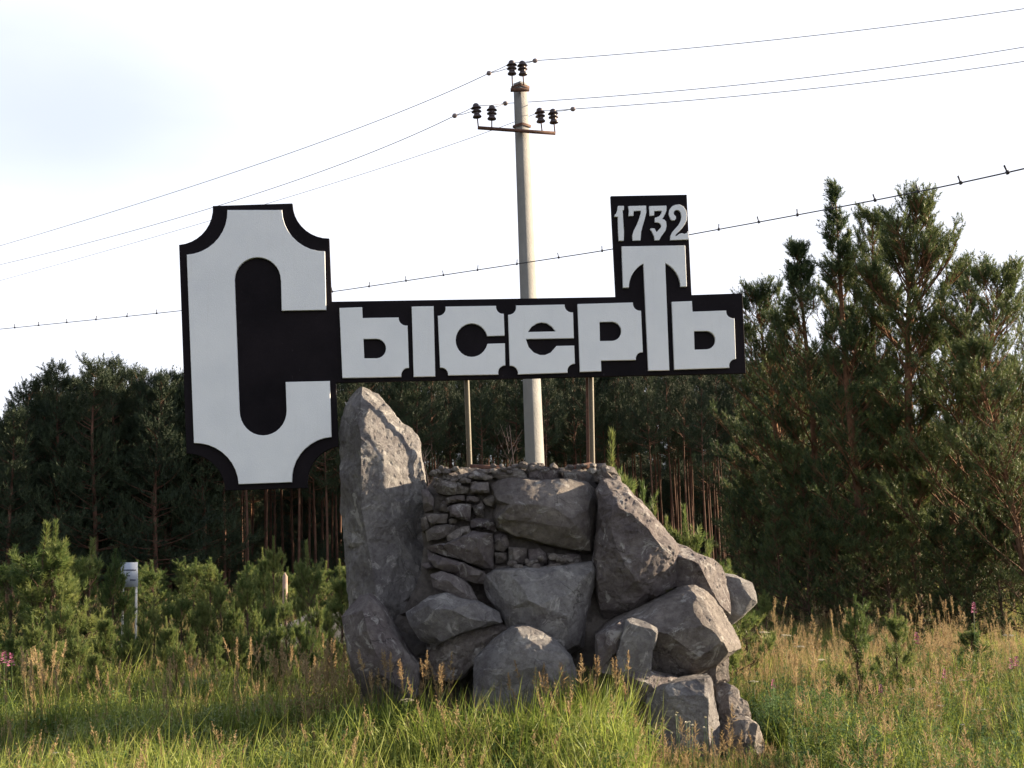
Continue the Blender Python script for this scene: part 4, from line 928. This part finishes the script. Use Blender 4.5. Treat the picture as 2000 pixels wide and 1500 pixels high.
def source(idx, name, fn, mats):
    g = Geo(); fn(g, np.random.default_rng(900+idx)); o = bpy.data.objects.new('%02d_%s' % (idx, name), g.mesh(name, mats)); src.objects.link(o)
def S0(g, r): blade_geo(g, r, 16, .30, .78, .014, .20, .30, lean=.35, segs=3); weed_geo2(g, r, .55, 20, .14, .014)
def S1(g, r): blade_geo(g, r, 12, .50, 1.0, .015, .18, .35, lean=.35, segs=3); [weed_geo2(g, r, r.uniform(.6, .95), 30, .18, .016) for _ in range(3)]
def S2(g, r): blade_geo(g, r, 40, .18, .42, .008, .12, .5)
def S3(g, r): blade_geo(g, r, 20, .35, .80, .006, .12, .35, lean=.5)
def S4(g, r): stalk_geo(g, r, 4, .80, 1.15, .10, 70, .17, loose=.28)
def S5(g, r): stalk_geo(g, r, 5, .55, .90, .12, 34, .20, loose=.5)
def S6(g, r): [weed_geo(g, r, r.uniform(.25, .5), 22, .12, .028)]
def S7(g, r): blade_geo(g, r, 20, .30, .60, .0045, .10, .2); stalk_geo(g, r, 4, .45, .75, .10, 26, .14, loose=.35)
def S8(g, r): weed_geo(g, r, .45, 40, .07, .012); weed_geo(g, r, .3, 26, .07, .014)
def S10(g, r): [weed_geo2(g, r, r.uniform(.5, .95), 30, .17, .015) for _ in range(3)]
def S11(g, r): [weed_geo2(g, r, r.uniform(.4, .8), 34, .11, .018) for _ in range(2)]
def S9(g, r): blade_geo(g, r, 46, .10, .26, .007, .16, .6)
for i, (n_, f_, m_) in enumerate([('lush_clump', S0, [M_GRASS]), ('tall_lush_clump', S1, [M_GRASS]), ('short_clump', S2, [M_GRASS]), ('dry_clump', S3, [M_DRY]), ('reed_plumes', S4, [M_DRY, M_SEED]), ('loose_panicles', S5, [M_DRY, M_SEED]),
       ('broad_weed', S6, [M_WEED]), ('dry_seed_clump', S7, [M_DRY, M_SEED]), ('feathery_weed', S8, [M_WEED]), ('turf_clump', S9, [M_GRASS]), ('leafy_stand', S10, [M_GRASS]), ('tall_leafy_weed', S11, [M_WEED])]): source(i, n_, f_, m_)
def scatter(name, label, pts, srcs=None):
    pts = np.array(pts); n = len(pts); me = bpy.data.meshes.new(name); me.vertices.add(n)
    co = pts[:, :3].copy(); me.vertices.foreach_set('co', co.astype(np.float32).ravel())
    rot = np.stack([pts[:, 5], pts[:, 6], pts[:, 4]], 1)
    a = me.attributes.new('rot', 'FLOAT_VECTOR', 'POINT'); a.data.foreach_set('vector', rot.astype(np.float32).ravel())
    a = me.attributes.new('scl', 'FLOAT', 'POINT'); a.data.foreach_set('value', pts[:, 3].astype(np.float32))
    a = me.attributes.new('idx', 'INT', 'POINT'); a.data.foreach_set('value', pts[:, 7].astype(np.int32))
    o = link(name, me); tag(o, label, kind='stuff')
    ng = bpy.data.node_groups.new(name+'_nodes', 'GeometryNodeTree'); ng.interface.new_socket('Geometry', in_out='INPUT', socket_type='NodeSocketGeometry'); ng.interface.new_socket('Geometry', in_out='OUTPUT', socket_type='NodeSocketGeometry')
    N = ng.nodes; gi = N.new('NodeGroupInput'); go = N.new('NodeGroupOutput'); ip = N.new('GeometryNodeInstanceOnPoints'); ci = N.new('GeometryNodeCollectionInfo')
    ci.inputs['Collection'].default_value = srcs or src; ci.inputs['Separate Children'].default_value = True; ci.inputs['Reset Children'].default_value = True
    ip.inputs['Pick Instance'].default_value = True
    def na(nm, ty):
        x = N.new('GeometryNodeInputNamedAttribute'); x.data_type = ty; x.inputs['Name'].default_value = nm; return x.outputs['Attribute']
    Lk = ng.links.new; Lk(gi.outputs[0], ip.inputs['Points']); Lk(ci.outputs[0], ip.inputs['Instance'])
    Lk(na('rot', 'FLOAT_VECTOR'), ip.inputs['Rotation']); Lk(na('scl', 'FLOAT'), ip.inputs['Scale']); Lk(na('idx', 'INT'), ip.inputs['Instance Index'])
    Lk(ip.outputs[0], go.inputs[0]); md = o.modifiers.new('scatter', 'NODES'); md.node_group = ng; return o
rng = np.random.default_rng(77)
def colpx(x, y): return 1000+x/y*F     # approximate picture column
green = []; drys = []; plumes = []; weeds = []
def add(lst, x, y, s, i): lst.append((x, y, float(gz(x, y))-.02, s, rng.uniform(0, 6.28), rng.uniform(-.12, .12), rng.uniform(-.12, .12), i))
def inrock(x, y):
    px = colpx(x, y)
    return (690 < px < 1400 and 14.15 < y < 16.8) or (1230 < px < 1480 and 13.75 < y < 16.5)
def patch(x, y, k=.45, o=0): return noise.noise(Vector((x*k+o, y*k-o, o)))
cnt = 0
# near field
for _ in range(15500):
    y = 9.5+10.5*rng.uniform()**.9; x = rng.uniform(-.47, .47)*y
    if inrock(x, y): continue
    px = colpx(x, y); n1 = patch(x, y); n2 = patch(x, y, .8, 9)
    rightside = px > 1185+n1*60
    front = y < 14.2
    if not rightside:
        s = .95+.45*n1+.3*n2+rng.uniform(-.2, .25)
        if px < 640: s *= .92
        k = rng.choice([0, 1, 2, 9, 6, 8, 3, 10, 11, 7], p=[.14, .12, .07, .05, .06, .11, .06, .23, .13, .03])
        if k in (3, 7): add(drys, x, y, s*1.05, k)
        elif k == 3: add(drys, x, y, s, 3)
        elif k in (6, 8, 11): add(weeds, x, y, s, k)
        else: add(green, x, y, s, k)
    else:
        s = .72+.35*n2+rng.uniform(-.2, .25)
        if 1190 < px < 1520 and y < 14.0: s *= .55
        k = rng.choice([0, 2, 9, 3, 7, 5, 6, 8, 10, 11], p=[.18, .13, .09, .08, .05, .03, .09, .11, .13, .11])
        if y < 16.5 and k in (3, 7) and rng.uniform() < .45: k = rng.choice([10, 0, 11, 2])
        if n1+n2*.5 > .10 and k in (3, 7, 5) and rng.uniform() < .8: k = rng.choice([10, 0, 11, 6])
        if n1+n2*.5 < -.30 and rng.uniform() < .5: continue
        if k in (3, 7, 5): add(drys, x, y, s, k)
        elif k in (6, 8, 11): add(weeds, x, y, s*1.1, k)
        else: add(green, x, y, s*.95, k)
# tall lush stand in front of the right-middle of the pile
for _ in range(420):
    px = rng.normal(1105, 36); y = rng.uniform(12.6, 13.9); x = (px-1000)/F*y; add(green, x, y, rng.uniform(.85, 1.15), rng.choice([1, 10]))
for _ in range(70):
    px = rng.normal(1140, 28); y = rng.uniform(13.1, 13.7); x = (px-1000)/F*y; add(green, x, y, rng.uniform(1.15, 1.4), rng.choice([1, 10]))
for _ in range(260):
    px = rng.uniform(700, 1165); y = rng.uniform(12.8, 14.1); x = (px-1000)/F*y; add(green, x, y, rng.uniform(.85, 1.2), rng.choice([0, 1, 10]))
for _ in range(260):
    px = rng.uniform(1190, 1490); y = rng.uniform(12.3, 13.4); x = (px-1000)/F*y; k = rng.choice([0, 2, 10, 3, 7, 11]); add(green if k in (0, 2, 10) else drys if k in (3, 7) else weeds, x, y, rng.uniform(.42, .72), k)
# plume stalks
def plume_patch(p0, p1, y0, y1, n, smin, smax, i=4):
    for _ in range(n):
        y = rng.uniform(y0, y1); px = rng.uniform(p0, p1); x = (px-1000)/F*y
        if not inrock(x, y): add(plumes, x, y, rng.uniform(smin, smax), i)
plume_patch(-60, 130, 14.2, 16.5, 12, 1.0, 1.3); plume_patch(430, 690, 14.0, 16.5, 18, .95, 1.3); plume_patch(150, 430, 14, 16.5, 7, .8, 1.2)
plume_patch(560, 690, 13.8, 15.2, 16, 1.1, 1.5, 5); plume_patch(700, 1000, 13.0, 13.9, 9, .95, 1.25); plume_patch(1040, 1130, 13.2, 13.8, 9, 1.15, 1.4, 5); plume_patch(1000, 1200, 12.9, 13.8, 8, 1.0, 1.25)
plume_patch(1190, 1420, 12.2, 13.5, 16, .6, .9, 5); plume_patch(1440, 2050, 14, 24, 70, .8, 1.25, 5); plume_patch(1440, 2050, 14, 26, 26, .8, 1.15)
for _ in range(150):
    px = rng.uniform(1450, 1600); y = rng.uniform(14.3, 15.8); x = (px-1000)/F*y; add(weeds, x, y, rng.uniform(.8, 1.15), rng.choice([11, 6]))
plume_patch(0, 640, 11.4, 13.6, 16, .45, .7, 5)
# middle and far field
for _ in range(15000):
    y = 19+21*rng.uniform()**1.1; x = rng.uniform(-.48, .48)*y; px = colpx(x, y); n1 = patch(x, y, .3)
    s = .85+.3*n1+rng.uniform(-.15, .2)
    if px < 700:
        k = rng.choice([2, 9, 3, 7, 8], p=[.35, .25, .15, .10, .15])
    else: k = rng.choice([2, 9, 3, 7, 5, 6, 8], p=[.29, .20, .09, .05, .02, .09, .26])
    if k in (3, 7, 5): add(drys, x, y, s, k)
    elif k in (6, 8): add(weeds, x, y, s, k)
    else: add(green, x, y, s, k)
for _ in range(6500):
    y = 40+35*rng.uniform(); x = rng.uniform(-.55, .6)*y; k = rng.choice([2, 9, 7, 8]); (green if k in (2, 9) else drys if k == 7 else weeds).append((x, y, 0, rng.uniform(.9, 1.5), rng.uniform(0, 6.28), 0, 0, k))
# out of frame, for shade, reflections of colour and other viewpoints
for _ in range(5000):
    y = rng.uniform(4, 20); x = rng.choice([-1, 1])*(.46*y+rng.uniform(0, 7)); k = rng.choice([0, 2, 9, 8]); (weeds if k == 8 else green).append((x, y, float(gz(x, y)), rng.uniform(.6, .9), rng.uniform(0, 6.28), 0, 0, k))
for _ in range(4200):
    y = rng.uniform(3, 9.8); x = rng.uniform(-9, 9); k = rng.choice([2, 9, 8, 0]); (weeds if k == 8 else green).append((x, y, float(gz(x, y)), rng.uniform(.35, .6)*(.5+y/16), rng.uniform(0, 6.28), 0, 0, k))
scatter('green_grass', 'lush yellow green meadow grass in clumps around the boulders', green)
scatter('dry_grass', 'straw coloured dry grass thickest right of the boulders', drys)
scatter('plumed_grass', 'tall reddish brown seed plumes standing above the grass', plumes)
scatter('meadow_weeds', 'leafy green weeds mixed into the meadow', weeds)
# distant wood behind the countable rows
wood = bpy.data.collections.new('wood_sources')
for i, pr in enumerate([far[0], farlow[0], farlow[1], far[2]]):
    for q_, suffix in ((0, 'a_trunk'), (1, 'b_crown')): pass
    V_ = []; 
    j = bpy.data.meshes.new('wood_pine'); bm = bmesh.new(); bm.from_mesh(pr[0]); nf0 = len(bm.faces); bm.from_mesh(pr[1])
    bm.faces.ensure_lookup_table()
    for f in bm.faces[nf0:]: f.material_index = 1
    bm.to_mesh(j); bm.free(); j.materials.append(M_BARK); j.materials.append(M_NEEDF); wood.objects.link(bpy.data.objects.new('%02d_wood_pine' % i, j))
wp = []
for _ in range(2300):
    y = rng.uniform(96, 185); x = rng.uniform(-1.15, .42)*y; wp.append((x, y, -.1, rng.uniform(.85, 1.08), rng.uniform(0, 6.28), 0, 0, rng.choice([0, 1, 2, 3], p=[.25, .3, .3, .15])))
scatter('distant_wood', 'dense wood far behind the front rows of pines', wp, wood)
us = []
for _ in range(260):
    y = rng.uniform(60, 98); x = rng.uniform(-.5, -.1)*y; us.append((x, y, -.1, rng.uniform(.16, .34), rng.uniform(0, 6.28), 0, 0, rng.choice([1, 2])))
scatter('forest_undergrowth', 'low dark undergrowth between the forest trunks', us, wood)
# ------------------------------------------------------------------ flowers
def umbel(rg):
    st = Geo(); st.tube([(0,0,0), (.02,0,.4), (0,0.01,.72)], [.0035,.003,.002], 4); hd = Geo()
    for i in range(16):
        a = rg.random()*6.28; r = .055*math.sqrt(rg.random()); p = Vector((r*math.cos(a), r*math.sin(a), .78-r*r*4)); st.tube([(0,.01,.72), p], [.0012,.001], 3, cap=False)
        for j in range(7):
            q_ = p+Vector((rg.uniform(-.012,.012), rg.uniform(-.012,.012), rg.uniform(-.002,.005))); s = .0065
            hd.add([q_+Vector((-s,-s,0)), q_+Vector((s,-s,.002)), q_+Vector((s,s,0)), q_+Vector((-s,s,.003))], [(0,1,2),(0,2,3)])
    return st.mesh('stem', M_WEED), hd.mesh('flower_head', M_PETW)
def spike(rg):
    st = Geo(); st.tube([(0,0,0), (.02,0,.4), (0,0,.82)], [.004,.003,.002], 4); weed_geo(st, np.random.default_rng(3), .6, 26, .09, .014); hd = Geo()
    for j in range(60):
        z = rg.uniform(.70, .82); a = rg.random()*6.28; r = .026*(1-(z-.70)/.12*.8); q_ = Vector((r*math.cos(a), r*math.sin(a), z)); s = .009; t_ = Vector((-math.sin(a), math.cos(a), 0))*s; n_ = Vector((math.cos(a), math.sin(a), .4))*s
        hd.add([q_-t_, q_+t_, q_+t_+n_*1.6, q_-t_+n_*1.6], [(0,1,2),(0,2,3)])
    return st.mesh('stem', M_WEED), hd.mesh('flower_head', M_PETP)
def puff(rg):
    st = Geo(); st.tube([(0,0,0), (.01,0,.25), (0,0,.46)], [.003,.0025,.002], 4); hd = Geo()
    for j in range(26):
        v = Vector((rg.gauss(0,1), rg.gauss(0,1), abs(rg.gauss(0,1)))).normalized()*.013; t_ = v.cross(Vector((.3,.5,.9))).normalized()*.005; hd.add([Vector((0,0,.46))+v*.2-t_, Vector((0,0,.46))+v*.2+t_, Vector((0,0,.46))+v*1.2], [(0,1,2)])
    return st.mesh('stem', M_WEED), hd.mesh('flower_head', M_PETW)
rg = random.Random(4); UM = [umbel(rg) for _ in range(2)]; SK = [spike(rg)]; PF = [puff(rg)]
def flower(pair, px, py, d, h0, label, group):
    p = P(px, py, d); s = max(.5, p.z/h0); e = empty('wild_flower', (p.x, p.y, p.z-h0*min(s, 1.25)), rg.random()*6.28); s = min(s, 1.25); e.scale = (s, s, s); tag(e, label, 'flower', group)
    link('stem', pair[0], e); link('flower_head', pair[1], e)
for px, py, d in [(1472,1330,15.6),(1832,1333,15.4),(1836,1378,14.6),(1880,1328,15.8),(1492,1234,18),(1535,1240,18),(1603,1288,16.5),(1780,1345,15),(1968,1240,17.5),(1880,1415,13.9),(1560,1262,17.5),(1920,1385,14.4)]:
    flower(UM[rg.randrange(2)], px, py, d, .78, 'creamy white umbel flower standing in the dry grass of the right meadow', 'white umbels in the right meadow')
for px, py, d, lb in [(108,1470,12.2,'creamy flower head at the lower left corner above the shaded grass'),(175,1487,12.1,'creamy flower head at the bottom edge, right of a similar one at the corner'),(795,1366,12.9,'lone creamy flower head in the green grass under the left boulders')]:
    flower(UM[0], px, py, d, .78, lb, None)
for px, py, d in [(1322,1393,12.9),(1320,1398,12.8),(1340,1412,12.8),(1346,1411,12.9),(1352,1417,12.8),(1378,1402,12.9),(1390,1425,12.8),(1312,1432,12.6),(1268,1415,12.8),(1375,1422,12.9)]:
    flower(PF[0], px, py, d, .46, 'tiny white puff flower before the square grey block', 'puff flowers before the square block')
for px, py, d in [(1902,1180,19),(1985,1285,16.2),(1975,1290,16),(1510,1330,15.5),(1720,1340,15.2),(1790,1240,17.8),(1845,1310,16)]:
    flower(SK[0], px, py, d, .80, 'pink flower spike in the right meadow', 'pink flower spikes in the right meadow')
for px, py, d in [(8,1275,15.4),(22,1280,15.6)]:
    flower(SK[0], px, py, d, .80, 'purple pink flower spike at the left edge of the meadow', 'pink flowers at the left edge')

# ------------------------------------------------------------------ labels by row and order
ORD = ['first','second','third','fourth','fifth','sixth','seventh','eighth','ninth','tenth','eleventh','twelfth','thirteenth','fourteenth','fifteenth','sixteenth','seventeenth','eighteenth','nineteenth','twentieth']
def relabel(group, split, front, back):
    obs = [o for o in C.objects if o.get('group') == group]
    for tpl, sel in ((front, [o for o in obs if o.location.y < split]), (back, [o for o in obs if o.location.y >= split])):
        for i, o in enumerate(sorted(sel, key=lambda o: o.location.x/o.location.y)):
            if i < len(ORD): o['label'] = tpl % ORD[i]
relabel(YG, 20.6, '%s young pine right of the notice board in the front row of the thicket', '%s young pine right of the notice board in the back row of the thicket')
relabel('young pines in the thicket left of the notice board', 18.4, '%s young pine from the left edge in the front row of the thicket', '%s young pine from the left edge in the back row of the thicket')
relabel('low pines under the large right pines', 34, '%s low dark pine from the sign side, front row under the large pines', '%s low dark pine from the sign side, back row under the large pines')
relabel('bushy pines along the forest edge', 59, '%s bushy dark pine from the left along the front of the forest edge', '%s bushy dark pine from the left along the rear of the forest edge')
relabel('shaded young pines at the forest foot', 44, '%s shaded young pine from the left in the nearer line before the forest', '%s shaded young pine from the left in the farther line before the forest')
print('TRIS', sum(len(m.polygons) for m in {o.data for o in C.objects if o.type == 'MESH'}))
